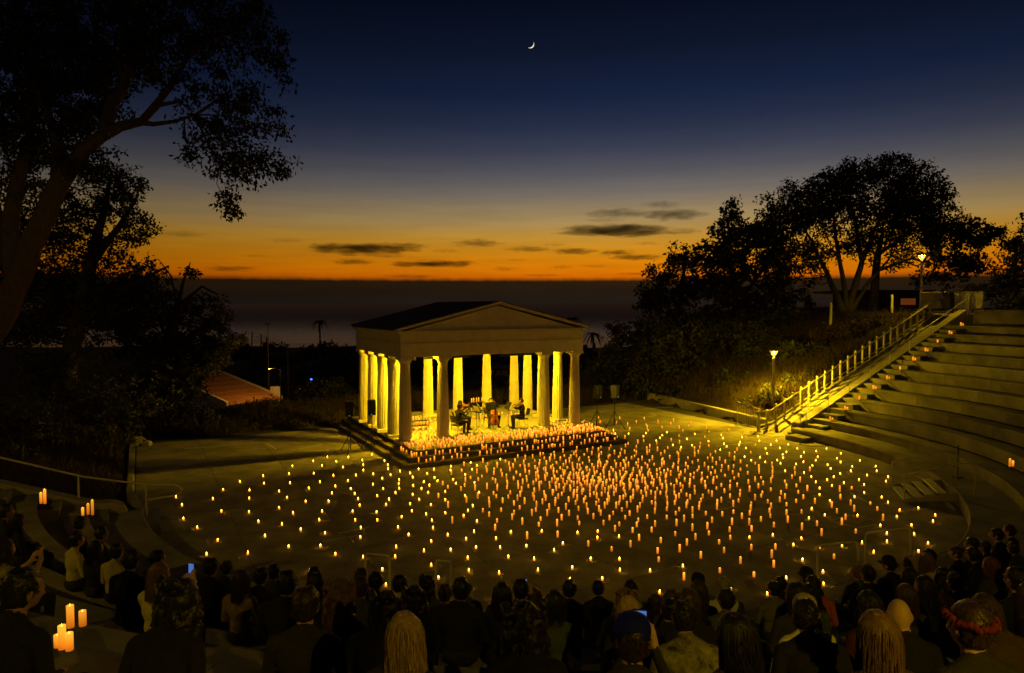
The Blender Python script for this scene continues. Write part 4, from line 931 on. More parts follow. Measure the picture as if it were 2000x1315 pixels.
def hand(b, w, fwd, side, up, curl=.6, sg=1):
    """palm with four bent fingers of different length and a thumb"""
    w = Vector(w); fwd = Vector(fwd).normalized(); up = Vector(up).normalized(); side = fwd.cross(up).normalized() * sg
    pc = w + fwd * .05
    b.cap(w, w + fwd * .03, .024, .026, SKIN)
    for k in (-1, 0, 1): b.cap(w + fwd * .015 + side * .018 * k, w + fwd * .085 + side * .022 * k, .014, .012, SKIN)
    for k, ln in zip((-1.5, -.5, .5, 1.5), (.062, .075, .07, .055)):
        a = w + fwd * .088 + side * .0175 * k; m1 = a + (fwd * math.cos(curl * .6) - up * math.sin(curl * .6)) * ln * .5; m2 = m1 + (fwd * math.cos(curl * 1.6) - up * math.sin(curl * 1.6)) * ln * .5
        b.cap(a, m1, .0095, .009, SKIN); b.cap(m1, m2, .009, .0075, SKIN)
    a = w + fwd * .03 - side * .03; m1 = a + (fwd * .6 - side * .7 - up * .3).normalized() * .04; m2 = m1 + (fwd * .9 - side * .1 - up * .4).normalized() * .03
    b.cap(a, m1, .012, .0105, SKIN); b.cap(m1, m2, .0105, .009, SKIN)
def make_body(name, sh=1.0, arms='lap', lean=0.0, turn=0.0, legs='seat', tilt=0.0, drop=.419, female=False, sleeves=True):
    b = Body(); sn, cs = math.sin(lean), math.cos(lean)
    def T(p): # lean torso forward about the hips
        x, y, z = p; z2 = z - .1; return (x, y * cs + z2 * sn, .1 + z2 * cs - y * sn)
    hw = .5 + .5 * sh
    b.ell((0, 0, .11), (.185 * hw, .145, .12), PANT)
    b.ell(T((0, -.005, .24)), (.155 * sh * (.93 if female else 1), .118, .16), SHIRT); b.ell(T((0, -.005, .42)), (.178 * sh, .122, .17), SHIRT)
    b.cap(T((-.155 * sh, -.015, .525)), T((.155 * sh, -.015, .525)), .064, .064, SHIRT)
    for q in (-1, 1): b.cap(T((q * .13 * sh, -.02, .54)), T((q * .04, -.015, .605)), .05, .045, SHIRT)
    nb_, nt_ = T((0, -.01, .57)), T((0, .02, .67)); b.cap(nb_, nt_, .055, .052, SKIN)
    b.cap(T((0, -.022, .565)), T((0, -.006, .618)), .067, .058, SHIRT)
    hc = Vector(T((0, .035, .755))); ct, st_ = math.cos(turn), math.sin(turn)
    RM_ = Matrix.Rotation(turn, 3, 'Z') @ Matrix.Rotation(-tilt, 3, 'X')
    def H(p): return tuple(hc + RM_ @ Vector(p))
    RM4 = RM_
    b.g.ell(tuple(hc), (.076, .096, .112), 18, 14, mtx=RM4); b.pr.append(('e', np.array(hc), np.array((.08, .09, .112)), SKIN))
    b.ell(H((0, .035, -.062)), (.052, .055, .048), SKIN); b.cap(H((0, .092, .012)), H((0, .112, -.022)), .010, .014, SKIN)
    for q in (-1, 1):
        b.ell(H((q * .078, -.002, -.008)), (.012, .026, .034), SKIN); b.ell(H((q * .036, .072, -.03)), (.028, .024, .024), SKIN); b.cap(H((q * .015, .090, .03)), H((q * .05, .078, .028)), .010, .009, SKIN)
    b.cap(H((-.02, .088, -.058)), H((.02, .088, -.058)), .009, .009, SKIN)
    if legs == 'seat':
        for q in (-1, 1):
            b.cap((q * .095, .02, .095), (q * .125, .43, .075), .088, .062, PANT); b.cap((q * .125, .44, .07), (q * .12, .41, -drop + .09), .06, .042, PANT)
            b.cap((q * .12, .39, -drop + .05), (q * .135, .52, -drop + .035), .045, .034, SHOE)
    elif legs == 'wide':
        for q in (-1, 1):
            b.cap((q * .1, .02, .095), (q * .26, .38, .075), .088, .062, PANT); b.cap((q * .26, .39, .07), (q * .24, .33, -drop + .09), .06, .042, PANT)
            b.cap((q * .24, .3, -drop + .05), (q * .28, .43, -drop + .035), .045, .034, SHOE)
    fore = SHIRT if sleeves else SKIN
    def arm(q, el, wr, hf, up):
        s0 = T((q * .185 * sh, -.015, .52)); b.cap(s0, el, .054, .043, SHIRT); b.cap(el, wr, .042, .029, fore); hand(b, wr, hf, None, up, sg=q)
    if arms == 'lap':
        for q in (-1, 1): e_ = Vector(T((q * .25 * sh, .02, .27))); arm(q, tuple(e_), (q * .10, .30, .20), (-q * .5, .8, -.2), (0, .1, 1))
    elif arms == 'phone':
        e_ = Vector(T((.26 * sh, .12, .31))); arm(1, tuple(e_), T((.14, .34, .56)), (-.25, .15, .95), (0, -1, .1))
        e2 = Vector(T((-.24 * sh, .10, .28))); arm(-1, tuple(e2), T((-.02, .33, .52)), (.5, .1, .85), (0, -1, .1))
    elif arms == 'hug':
        e_ = Vector(T((.34 * sh, .02, .42))); arm(1, tuple(e_), T((.56, .0, .46)), (1, -.1, .0), (0, 0, 1))
        e2 = Vector(T((-.24 * sh, .05, .28))); arm(-1, tuple(e2), (-.1, .3, .2), (.5, .8, -.2), (0, .1, 1))
    elif arms == 'violin':
        e2 = Vector(T((-.30, .16, .38))); arm(-1, tuple(e2), T((-.30, .40, .56)), (.2, .2, .8), (-.6, -.6, 0))
        e_ = Vector(T((.33, .14, .36))); arm(1, tuple(e_), T((.16, .38, .50)), (-.7, .3, -.1), (0, .2, 1))
    elif arms == 'cello':
        e2 = Vector(T((-.32, .14, .46))); arm(-1, tuple(e2), T((-.10, .22, .66)), (.5, .1, .6), (-.5, -.6, 0))
        e_ = Vector(T((.34, .16, .30))); arm(1, tuple(e_), (.22, .44, .26), (-.6, .5, -.2), (0, .2, 1))
    me = b.bake(name); me['head'] = list(hc); me['turn'] = turn; me['tilt'] = tilt
    return me
BODIES = {}
def body(key, **k):
    if key not in BODIES: BODIES[key] = make_body('person', **k)
    return BODIES[key]
VAR = {
    'm': dict(sh=1.06), 'm2': dict(sh=1.12, turn=.25), 'm3': dict(sh=1.0, lean=.22, turn=-.3), 'mp': dict(sh=1.05, arms='phone'), 'mh': dict(sh=1.1, arms='hug', turn=-.4),
    'f': dict(sh=.88, female=True), 'f2': dict(sh=.9, female=True, turn=.5, tilt=.1), 'f3': dict(sh=.88, female=True, lean=.25, turn=-.5), 'fp': dict(sh=.88, female=True, arms='phone', sleeves=False),
    'ml': dict(sh=1.08, lean=.42, tilt=.15), 'fl': dict(sh=.9, female=True, lean=.42, tilt=.15)}

# hair: cap plus strands, built round the origin = head centre, face towards +y
def hair_mesh(style, seed):
    rng = np.random.default_rng(seed); b = Body()
    b.ell((0, -.008, .022), (.086, .104, .105), 0)
    if style in ('long', 'curly'):
        b.ell((0, -.055, -.07), (.088 if style == 'long' else .11, .058, .13), 0); b.ell((0, -.075, -.19), (.098 if style == 'long' else .125, .05, .14), 0)
        for q in (-1, 1): b.ell((q * .07, -.01, -.06), (.030, .05, .12), 0)
    if style == 'bob':
        b.ell((0, -.04, -.06), (.1, .07, .10), 0)
        for q in (-1, 1): b.ell((q * .075, .0, -.05), (.028, .05, .08), 0)
    if style == 'bun': b.ell((0, -.10, .075), (.045, .045, .042), 0); b.ell((0, -.03, -.02), (.083, .075, .08), 0)
    if style == 'short':
        b.ell((0, -.03, -.015), (.081, .076, .085), 0)
        for k in range(26): a = rng.uniform(0, 2 * np.pi); h = rng.uniform(.3, 1); b.ell((.066 * math.cos(a) * (1.1 - h * .6), -.01 + .08 * math.sin(a) * (1.1 - h * .6), .03 + .075 * h), (.030, .032, .026), 0)
    if style == 'curly':
        for k in range(90):
            a = rng.uniform(np.pi * .95, np.pi * 2.05); z = rng.uniform(-.27, .12); w = 1.0 if z > -.05 else 1.12
            b.ell((.105 * math.cos(a) * w, -.02 + .1 * math.sin(a), z), (.026, .026, .028), 0)
    me = b.bake('hair', .009, 2600 if style != 'curly' else 4000)
    bm = bmesh.new(); bm.from_mesh(me)
    dl = [f for f in bm.faces if f.calc_center_median().y > .045 and f.calc_center_median().z < .055]
    bmesh.ops.delete(bm, geom=dl, context='FACES')
    for v in bm.verts:
        n_ = mnoise.noise(Vector((v.co.x * 60, v.co.y * 60, v.co.z * (9 if style in ('long', 'bob') else 50)))); v.co += v.normal * n_ * (.006 if style != 'curly' else .010)
    bm.to_mesh(me); bm.free()
    # loose strands
    g = G(); ns = {'long': 420, 'curly': 420, 'bob': 260, 'bun': 70, 'short': 220}[style]
    for k in range(ns):
        a = rng.uniform(np.pi * .88, np.pi * 2.12)
        if style in ('long', 'curly', 'bob'):
            bot = {'long': -.30, 'curly': -.31, 'bob': -.14}[style] + rng.uniform(-.07, .10); wv = .011 if style == 'curly' else .0028; ph = rng.uniform(0, 6); wa = .010 if style == 'curly' else .003
            r0 = rng.uniform(.93, 1.06); P = [Vector((.03 * math.cos(a), -.01 + .03 * math.sin(a), .124)), Vector((.083 * math.cos(a) * r0, -.01 + .098 * math.sin(a) * r0, .06))]
            for q in range(1, 7):
                f = q / 6; w = (1.02 + .24 * f * (1 if style != 'curly' else 1.3)) * r0; wb_ = wa * math.sin(ph + f * 9)
                P.append(Vector((.088 * math.cos(a) * w + wb_ + rng.normal(0, wv), -.01 + .1 * math.sin(a) * (w - .15 * f) - .02 * f + wb_ * .5 + rng.normal(0, wv), .06 + (bot - .06) * f)))
            g.tube(P, [.0016, .0024, .0026, .0026, .0024, .002, .0015, .0006], 3, caps=False)
        else:
            h = rng.uniform(-.35, 1); q0 = Vector((.083 * math.cos(a * 2) * (1.03 - max(0, h) ** 2 * .7), -.012 + .102 * math.sin(a * 2) * (1.03 - max(0, h) ** 2 * .7), .02 + .1 * h))
            if q0.y > .05 and q0.z < .06: continue
            d = (q0.normalized() * .5 + Vector((0, -.6, -.5)) + Vector(rng.normal(0, .35, 3))).normalized() * .03; g.tube([q0, q0 + d * .55, q0 + d], [.0026, .002, .0006], 3, caps=False)
    m2 = g.mesh('strands', True); bm = bmesh.new(); bm.from_mesh(me); bm.from_mesh(m2); bm.to_mesh(me); bm.free(); bpy.data.meshes.remove(m2)
    me.polygons.foreach_set('use_smooth', [True] * len(me.polygons)); me.polygons.foreach_set('material_index', [0] * len(me.polygons)); return me
HAIR = {}
def hair(style, v=0):
    k = (style, v)
    if k not in HAIR: HAIR[k] = hair_mesh(style, 50 + 7 * v + len(style))
    return HAIR[k]
def hairmat(nm, c): return mat('hair ' + nm, c, .45, .55, 30, .3, 60, spec=.4, stretch=(3, 3, .25))
HM = {'black': hairmat('black', (.012, .010, .009)), 'brown': hairmat('brown', (.05, .028, .014)), 'fair': hairmat('fair', (.42, .29, .12)), 'lightbrown': hairmat('lightbrown', (.17, .10, .045)), 'grey': hairmat('grey', (.28, .26, .23)), 'red': hairmat('red', (.14, .05, .02))}
SK = [mat('skin a', (.46, .27, .18), .55, .12, 8), mat('skin b', (.30, .17, .10), .55, .12, 8), mat('skin c', (.55, .36, .26), .55, .12, 8)]
def cloth(nm, c, c2=None, sc=30): return mat('cloth ' + nm, c, .9, .25, sc, .5, 90, col2=c2)
CL = {'black': cloth('black', (.012, .012, .014)), 'navy': cloth('navy', (.018, .022, .045)), 'charcoal': cloth('charcoal', (.035, .034, .034)), 'white': cloth('white', (.55, .53, .47)), 'cream': cloth('cream', (.42, .38, .28)),
      'denim': cloth('denim', (.055, .075, .13)), 'orange': cloth('orange', (.42, .10, .03)), 'blue': cloth('blue', (.03, .05, .2)), 'gold': cloth('gold', (.34, .26, .10), (.10, .07, .03), 12), 'grey': cloth('grey', (.14, .14, .14)),
      'leafprint': cloth('leafprint', (.40, .38, .26), (.02, .022, .016), 17), 'print': cloth('print', (.34, .33, .24), (.015, .016, .015), 13), 'maroon': cloth('maroon', (.07, .018, .012)), 'teal': cloth('teal', (.10, .16, .13), (.02, .03, .03), 20), 'brown': cloth('brown', (.07, .045, .025)), 'green': cloth('green', (.05, .055, .03))}
# white tee with a round dark print on the back
_m = bpy.data.materials.new('cloth printed tee'); _m.use_nodes = True; _t = _m.node_tree; _n = _t.nodes.new; _l = _t.links.new; _b = _t.nodes['Principled BSDF']; _b.inputs['Roughness'].default_value = .9
_c = _n('ShaderNodeTexCoord'); _s = _n('ShaderNodeSeparateXYZ'); _l(_c.outputs['Object'], _s.inputs[0])
def _mm(op, a, b, c=None):
    q = _n('ShaderNodeMath'); q.operation = op
    for i, v in enumerate((a, b, c)):
        if v is None: continue
        if isinstance(v, (int, float)): q.inputs[i].default_value = v
        else: _l(v, q.inputs[i])
    return q.outputs[0]
_dx = _mm('SUBTRACT', _s.outputs['X'], .02); _dz = _mm('SUBTRACT', _s.outputs['Z'], .36); _d = _mm('SQRT', _mm('ADD', _mm('MULTIPLY', _dx, _dx), _mm('MULTIPLY', _dz, _dz)), 0)
_ring = _mm('COMPARE', _d, .085, .006); _nz = _n('ShaderNodeTexNoise'); _nz.inputs['Scale'].default_value = 24; _l(_c.outputs['Object'], _nz.inputs['Vector'])
_in = _mm('MULTIPLY', _mm('LESS_THAN', _d, .066), _mm('GREATER_THAN', _nz.outputs['Fac'], .53)); _msk = _mm('MULTIPLY', _mm('MAXIMUM', _ring, _in), _mm('LESS_THAN', _s.outputs['Y'], .06))
_mx = _n('ShaderNodeMix'); _mx.data_type = 'RGBA'; _l(_msk, _mx.inputs[0]); _mx.inputs[6].default_value = (.58, .56, .48, 1); _mx.inputs[7].default_value = (.08, .09, .08, 1); _l(_mx.outputs[2], _b.inputs['Base Color']); CL['tee'] = _m
PANTS = cloth('trousers', (.02, .02, .024)); SHOES = mat('shoe leather', (.02, .018, .016), .5, .2)
BLUEC = mat('blue cap cloth', (.004, .008, .62), .8, .15, 20); BLKC = mat('dark cap cloth', (.015, .015, .017), .85, .2, 20); TANC = mat('tan cap cloth', (.40, .33, .2), .85, .2, 20); FLOR = mat('red blossom', (.16, .02, .015), .8, .4, 40)
gc = G()
for i in range(7):
    pass
gc.lathe([(.094, -.012), (.098, .02), (.094, .055), (.078, .088), (.045, .108), (.008, .115)], 20, caps=False)
vs = []
for j in range(9):
    a = R(20 + 140 * j / 8); vs += [(.092 * math.cos(a), .096 * math.sin(a), -.008), (.10 * math.cos(a), .17 * math.sin(a) if True else 0, -.022)]
gc.add(vs, [(2 * j, 2 * j + 1, 2 * j + 3, 2 * j + 2) for j in range(8)]); gc.lathe([(.012, .113), (.008, .121)], 8)
CAPME = gc.mesh('cap', True)
def person(loc, rz, var, style, hc, shirt, lb, sc=1.0, skin=0, v=0, cap=None, grp=None, phone=None, seatz=0, cap_back=False, name='person'):
    me = body(var, **VAR[var])
    if not me.materials:
        for _ in range(4): me.materials.append(None)
    o = bpy.data.objects.new(name, me); COL.objects.link(o); o.location = loc; o.rotation_euler = (0, 0, rz); o.scale = (sc, sc, sc)
    for i, m_ in enumerate((SK[skin], CL[shirt], PANTS, SHOES)): o.material_slots[i].link = 'OBJECT'; o.material_slots[i].material = m_
    tag(o, lb, 'person', grp)
    h = Vector(me['head']); rot = (-me['tilt'], 0, me['turn'])
    def on_head(nm, hm, m_, dz=0.0, rzz=0.0, s=1.0):
        q = bpy.data.objects.new(nm, hm); COL.objects.link(q); q.parent = o; q.location = h + Vector((0, 0, dz)); q.rotation_euler = (rot[0], rot[1], rot[2] + rzz); q.scale = (s, s, s)
        if not hm.materials: hm.materials.append(None)
        q.material_slots[0].link = 'OBJECT'; q.material_slots[0].material = m_; return q
    if style != 'bald': on_head('hair', hair(style, v), HM[hc])
    if cap: on_head('cap', CAPME, cap, .035, math.pi if cap_back else 0.0)
    if phone is not None:
        hp = Vector(T_phone(var)); pw = o.matrix_basis @ hp
        e = empty('phone', pw, rz, label=phone, cat='phone', group='raised phones')
        g = G(); g.cbox((-.038, -.004, 0), (.038, .004, .15), .002); obj('case', g, BLACK, e)
        g = G(); g.box((0, -.0055, .076), (.068, .002, .134)); obj('screen', g, mat('phone screen', (.1, .15, .3), .3, 0, emit=(.12, .30, 1.0), estr=.45), e)
    return o
def T_phone(var):
    return (.06, .40, .60)
# ------------------------------------------------------------------ stage: chairs, players, instruments
def chair(u, v, face, lb):
    e = empty('chair', TW(u, v, ZS + .004), YAW + face, label=lb, cat='chair', group='players chairs')
    g = G(); g.cbox((-.22, -.22, .41), (.22, .22, .45), .012); obj('seat', g, BLACK, e)
    g = G(); pts = []
    for k in range(7):
        x_ = -.21 + .07 * k; pts.append((x_, -.24 - .04 * (1 - (x_ / .21) ** 2), 0))
    vs = [(p[0], p[1] + dz * -.08, .56 + dz * .3) for dz in (0, .5, 1) for p in pts] + [(p[0], p[1] + dz * -.08 - .02, .56 + dz * .3) for dz in (0, .5, 1) for p in pts]
    fs = []
    for off, fl in ((0, 1), (21, -1)):
        for i in range(2):
            for j in range(6):
                q = (off + i * 7 + j, off + i * 7 + j + 1, off + i * 7 + j + 8, off + i * 7 + j + 7); fs.append(q if fl > 0 else q[::-1])
    bd = [0, 1, 2, 3, 4, 5, 6, 13, 20, 19, 18, 17, 16, 15, 14, 7]
    fs += [(bd[i], bd[(i + 1) % 16], 21 + bd[(i + 1) % 16], 21 + bd[i]) for i in range(16)]
    g.add(vs, fs); obj('backrest', g, BLACK, e)
    for x_ in (-.2, .2):
        g = G(); g.tube([(x_, .2, .41), (x_ * 1.08, .24, 0)], .012, 6); obj('leg', g, STEEL, e)
        g = G(); g.tube([(x_, -.24, .62), (x_, -.2, .41), (x_ * 1.08, -.27, 0)], .012, 6); obj('leg', g, STEEL, e)
def viol_outline(n=40):
    P = []
    for k in range(n):
        a = 2 * math.pi * k / n; y = -math.cos(a) * .5; s_ = math.sin(a)
        f = y + .5
        w = .29 * math.sqrt(max(0, 1 - ((f - .25) / .27) ** 2)) if f < .36 else (.235 * math.sqrt(max(0, 1 - ((f - .77) / .245) ** 2)) if f > .64 else .175 + .55 * (f - .5) ** 2 * 1.6)
        P.append((w * (1 if s_ >= 0 else -1) if abs(s_) > 1e-6 else 0.0, y))
    return P
VARN = mat('varnished wood', (.36, .12, .03), .3, .35, 6, coat=.5, stretch=(1, 6, 1)); EBON = mat('ebony', (.015, .012, .01), .4, .1); HORSE = mat('bow hair', (.6, .56, .45), .6, .05)
def instrument(name, L_, mtx, lb, ctg, endpin=False):
    e = empty(name, (0, 0, 0), label=lb, cat=ctg); e.matrix_world = mtx
    O = viol_outline(); g = G(); n = len(O); th = .13 if endpin else .085
    lay = [(1, -th), (1, th * .6), (.86, th * .85), (.4, th)]
    vs = [(x * s_ * L_, y * s_ * L_, z * L_) for s_, z in lay for x, y in O]; fs = [tuple(range(n - 1, -1, -1))]
    for i in range(3): fs += [(i * n + j, i * n + (j + 1) % n, (i + 1) * n + (j + 1) % n, (i + 1) * n + j) for j in range(n)]
    fs.append(tuple(3 * n + j for j in range(n))); g.add(vs, fs); obj('body', g, VARN, e, smooth=False)
    g = G(); g.box((0, .44 * L_, .15 * L_), (.075 * L_, .72 * L_, .03 * L_)); obj('fingerboard', g, EBON, e)
    g = G(); g.tube([(0, .46 * L_, .08 * L_), (0, .82 * L_, .11 * L_), (0, .92 * L_, .07 * L_), (0, .95 * L_, .02 * L_), (0, .90 * L_, 0)], [.035 * L_, .03 * L_, .035 * L_, .035 * L_, .025 * L_], 8); obj('neck', g, VARN, e)
    g = G(); g.box((0, -.02 * L_, .155 * L_), (.14 * L_, .015 * L_, .07 * L_)); g.box((0, -.28 * L_, .15 * L_), (.07 * L_, .25 * L_, .02 * L_)); obj('bridge', g, EBON, e)
    if endpin: g = G(); g.tube([(0, -.5 * L_, 0), (0, -.86 * L_, 0)], .006, 6); obj('endpin', g, STEEL, e)
    return e
def bow(p, q, lb):
    p, q = Vector(p), Vector(q); e = empty('bow', p, label=lb, cat='bow', group='bows'); d = q - p
    g = G(); g.tube([(0, 0, .012), d * .5 + Vector((0, 0, .006)), d + Vector((0, 0, .012))], .005, 5); obj('stick', g, VARN, e)
    g = G(); g.tube([(0, 0, -.008), d + Vector((0, 0, -.008))], .004, 4); obj('bow_hair', g, HORSE, e)
VAR.update({'pv1': dict(sh=.95, arms='violin', drop=.45, turn=.25), 'pv2': dict(sh=.9, arms='violin', drop=.45, female=True, turn=.25), 'pc': dict(sh=1.02, arms='cello', legs='wide', drop=.45)})
def player(u, v, face, var, style, hc, inst, lb, clb, ilb, blb):
    chair(u, v, face, clb)
    base = TW(u, v, ZS + .458); rz = YAW + face
    person(base, rz, var, style, hc, 'black', lb, skin=0)
    M_ = Matrix.Translation(base) @ Matrix.Rotation(rz, 4, 'Z')
    if inst == 'cello':
        y_ax = Vector((-.12, -.30, 1.0)).normalized(); z_ax = Vector((0, .96, .28)); z_ax = (z_ax - y_ax * z_ax.dot(y_ax)).normalized(); x_ax = y_ax.cross(z_ax)
        m_ = Matrix((x_ax, y_ax, z_ax)).transposed().to_4x4(); m_.translation = Vector((0.02, .42, .06))
        instrument('cello', .74, M_ @ m_, ilb, 'cello', True); bow(M_ @ Vector((.34, .56, .2)), M_ @ Vector((-.3, .6, .12)), blb)
    else:
        L_ = .36 if inst == 'violin' else .42
        y_ax = Vector((-.45, .85, -.05)).normalized(); z_ax = Vector((.35, .1, .9)); z_ax = (z_ax - y_ax * z_ax.dot(y_ax)).normalized(); x_ax = y_ax.cross(z_ax)
        m_ = Matrix((x_ax, y_ax, z_ax)).transposed().to_4x4(); m_.translation = Vector((-.13, .20, .615))
        instrument(inst, L_, M_ @ m_, ilb, inst); bow(M_ @ Vector((.14, .46, .56)), M_ @ Vector((-.42, .14, .74)), blb)
player(2.55, .45, R(-72), 'pv1', 'short', 'black', 'violin', 'person in black playing violin at the front left of the stage', 'black chair under the front left violinist', 'violin of the front left player', 'bow of the front left violinist')
player(3.05, 1.45, R(-105), 'pv2', 'long', 'black', 'violin', 'person in black playing violin behind the front left player', 'black chair under the second violinist', 'violin of the player second from left', 'bow of the second violinist')
player(4.6, 1.5, R(180), 'pc', 'short', 'black', 'cello', 'person in black playing cello in the middle of the stage', 'black chair under the cellist', 'large orange-brown cello held upright in mid stage', 'bow of the cellist')
player(5.75, .62, R(80), 'pv1', 'short', 'brown', 'viola', 'person in black playing viola at the right of the stage', 'black chair under the right-hand player', 'viola of the right-hand player', 'bow of the right-hand player')
def music_stand(u, v, face, lb, sheet=True):
    e = empty('music_stand', TW(u, v, ZS + .004), YAW + face, label=lb, cat='music stand', group='music stands')
    g = G(); g.tube([(0, 0, .12), (0, 0, 1.0)], .011, 6); obj('pole', g, BLKM, e)
    for k in range(3): a = 2 * math.pi * k / 3; g = G(); g.tube([(0, 0, .22), (.2 * math.cos(a), .2 * math.sin(a), .05), (.28 * math.cos(a), .28 * math.sin(a), .012)], .009, 5); obj('leg', g, BLKM, e)
    g = G(); M_ = Matrix.Translation((0, 0, 1.08)) @ Matrix.Rotation(R(-28), 4, 'X'); g.box((0, 0, 0), (.5, .012, .34), mtx=M_); g.box((0, .03, -.17), (.5, .06, .012), mtx=M_); obj('desk', g, BLKM, e)
    if sheet: g = G(); g.box((0, .010, .0), (.40, .003, .28), mtx=M_); obj('sheet_music', g, mat('paper', (.7, .68, .6), .9, .08), e)
music_stand(3.35, .35, R(100), 'music stand nearest the front left violinist'); music_stand(3.75, .95, R(75), 'music stand of the second violinist')
music_stand(4.25, .80, R(0), 'music stand in front of the cellist'); music_stand(5.0, .55, R(-95), 'music stand of the right-hand player')

# loudspeakers on tripods
SPG = mat('speaker grille', (.02, .02, .022), .75, .3, 60, .4, 120)
def speaker(px, py, rz, lbs, lbt, top):
    b0 = gp0(px, py, .004); h = top - .62
    e = empty('tripod_stand', b0, rz, label=lbt, cat='speaker stand', group='speaker tripods')
    g = G(); g.tube([(0, 0, .10), (0, 0, h)], .019, 8); obj('pole', g, BLKM, e)
    g = G(); g.lathe([(.035, .72), (.035, .84)], 10); obj('collar', g, BLKM, e)
    for k in range(3):
        a = 2 * math.pi * k / 3 + .5; g = G(); g.tube([(0, 0, .80), (.55 * math.cos(a), .55 * math.sin(a), .012)], .015, 6); lg = obj('leg', g, BLKM, e)
        g = G(); g.ell((.55 * math.cos(a), .55 * math.sin(a), .018), (.03, .03, .018), 8, 6); obj('rubber_foot', g, BLACK, lg)
        g = G(); g.tube([(0, 0, .34), (.3 * math.cos(a), .3 * math.sin(a), .36)], .009, 5); obj('brace', g, BLKM, e)
    s_ = empty('loudspeaker', b0 + Vector((0, 0, h)), rz, label=lbs, cat='loudspeaker', group='loudspeakers')
    g = G(); g.prism([(-.17, -.17), (.17, -.17), (.12, .16), (-.12, .16)], 'z', .005, .62); obj('cabinet', g, BLACK, s_)
    g = G(); g.box((0, -.176, .31), (.31, .012, .56)); obj('grille', g, SPG, s_)
    g = G(); g.tube([(0, -.184, .2), (0, -.188, .2)], .12, 18); obj('woofer', g, SPG, s_)
    g = G(); g.ell((0, -.188, .045), (.008, .006, .008), 8, 6); obj('power_light', g, mat('blue led', (.1, .2, 1), .4, 0, emit=(.12, .3, 1.0), estr=6), s_)
speaker(685, 884, .05, 'loudspeaker farther left beside the temple steps', 'tripod farther left beside the temple steps', 2.12)
speaker(727, 879, .15, 'loudspeaker nearer the left temple columns', 'tripod nearer the left temple columns', 2.10)
speaker(1166, 834, 1.0, 'loudspeaker nearer the right temple corner', 'tripod nearer the right temple corner', 2.06)
speaker(1200, 836, 1.05, 'loudspeaker farther right of the temple', 'tripod farther right of the temple', 2.12)

# ------------------------------------------------------------------ candles
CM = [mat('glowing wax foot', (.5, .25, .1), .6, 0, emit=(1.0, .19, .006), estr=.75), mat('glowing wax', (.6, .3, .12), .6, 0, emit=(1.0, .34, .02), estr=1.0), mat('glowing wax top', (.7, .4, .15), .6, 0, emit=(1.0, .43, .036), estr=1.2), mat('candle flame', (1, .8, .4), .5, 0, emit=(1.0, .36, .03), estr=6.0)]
TM_ = [mat('tealight cup', (.6, .4, .15), .6, 0, emit=(1.0, .32, .02), estr=1.2), mat('tealight flame', (1, .8, .4), .5, 0, emit=(1.0, .45, .03), estr=48.0)]
def candle_geo(h, r=.027, n=9):
    g = G(); z = [0, h * .38, h * .74, h]
    for i in range(3):
        vs = [(r * math.cos(2 * math.pi * j / n), r * math.sin(2 * math.pi * j / n), zz) for zz in (z[i], z[i + 1]) for j in range(n)]
        g.add(vs, [(j, (j + 1) % n, n + (j + 1) % n, n + j) for j in range(n)], i)
    b_ = len(g.v); vs = [(r * k * math.cos(2 * math.pi * j / n), r * k * math.sin(2 * math.pi * j / n), zz) for k, zz in ((1, h), (.72, h), (.6, h - .012)) for j in range(n)]
    g.add(vs, [(j, (j + 1) % n, n + (j + 1) % n, n + j) for j in range(n)] + [(n + j, n + (j + 1) % n, 2 * n + (j + 1) % n, 2 * n + j) for j in range(n)] + [tuple(2 * n + j for j in range(n))], 2)
    g.add([(.007, 0, h - .01), (-.0035, .006, h - .01), (-.0035, -.006, h - .01), (0, 0, h + .018)], [(0, 1, 3), (1, 2, 3), (2, 0, 3)], 3)
    return g
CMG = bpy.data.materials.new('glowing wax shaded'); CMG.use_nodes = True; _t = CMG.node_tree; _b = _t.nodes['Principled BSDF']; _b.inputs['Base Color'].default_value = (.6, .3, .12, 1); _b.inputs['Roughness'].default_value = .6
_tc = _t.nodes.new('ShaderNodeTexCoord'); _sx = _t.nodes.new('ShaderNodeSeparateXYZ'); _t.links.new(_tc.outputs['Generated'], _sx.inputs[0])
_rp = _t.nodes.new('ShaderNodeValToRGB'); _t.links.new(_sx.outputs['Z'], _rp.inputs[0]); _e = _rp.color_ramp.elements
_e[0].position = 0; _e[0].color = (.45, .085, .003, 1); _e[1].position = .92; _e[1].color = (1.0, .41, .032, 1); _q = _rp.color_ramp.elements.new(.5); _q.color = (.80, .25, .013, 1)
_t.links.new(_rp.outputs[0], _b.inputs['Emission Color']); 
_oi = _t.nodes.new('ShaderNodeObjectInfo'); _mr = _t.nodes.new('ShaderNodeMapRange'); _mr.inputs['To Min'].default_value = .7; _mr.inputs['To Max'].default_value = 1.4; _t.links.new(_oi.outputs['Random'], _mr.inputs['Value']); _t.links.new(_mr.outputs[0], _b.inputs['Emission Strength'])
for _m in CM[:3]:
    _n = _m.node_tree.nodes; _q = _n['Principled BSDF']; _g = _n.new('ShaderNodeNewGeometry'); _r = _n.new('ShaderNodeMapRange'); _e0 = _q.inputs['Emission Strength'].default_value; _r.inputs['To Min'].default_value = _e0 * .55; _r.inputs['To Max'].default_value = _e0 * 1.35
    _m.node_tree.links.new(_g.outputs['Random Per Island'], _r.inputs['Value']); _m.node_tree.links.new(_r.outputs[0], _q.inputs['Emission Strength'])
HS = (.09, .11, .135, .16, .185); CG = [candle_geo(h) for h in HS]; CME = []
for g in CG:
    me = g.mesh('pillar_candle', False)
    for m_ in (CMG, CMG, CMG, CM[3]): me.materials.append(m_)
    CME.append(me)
g = G(); n = 9; r = .028
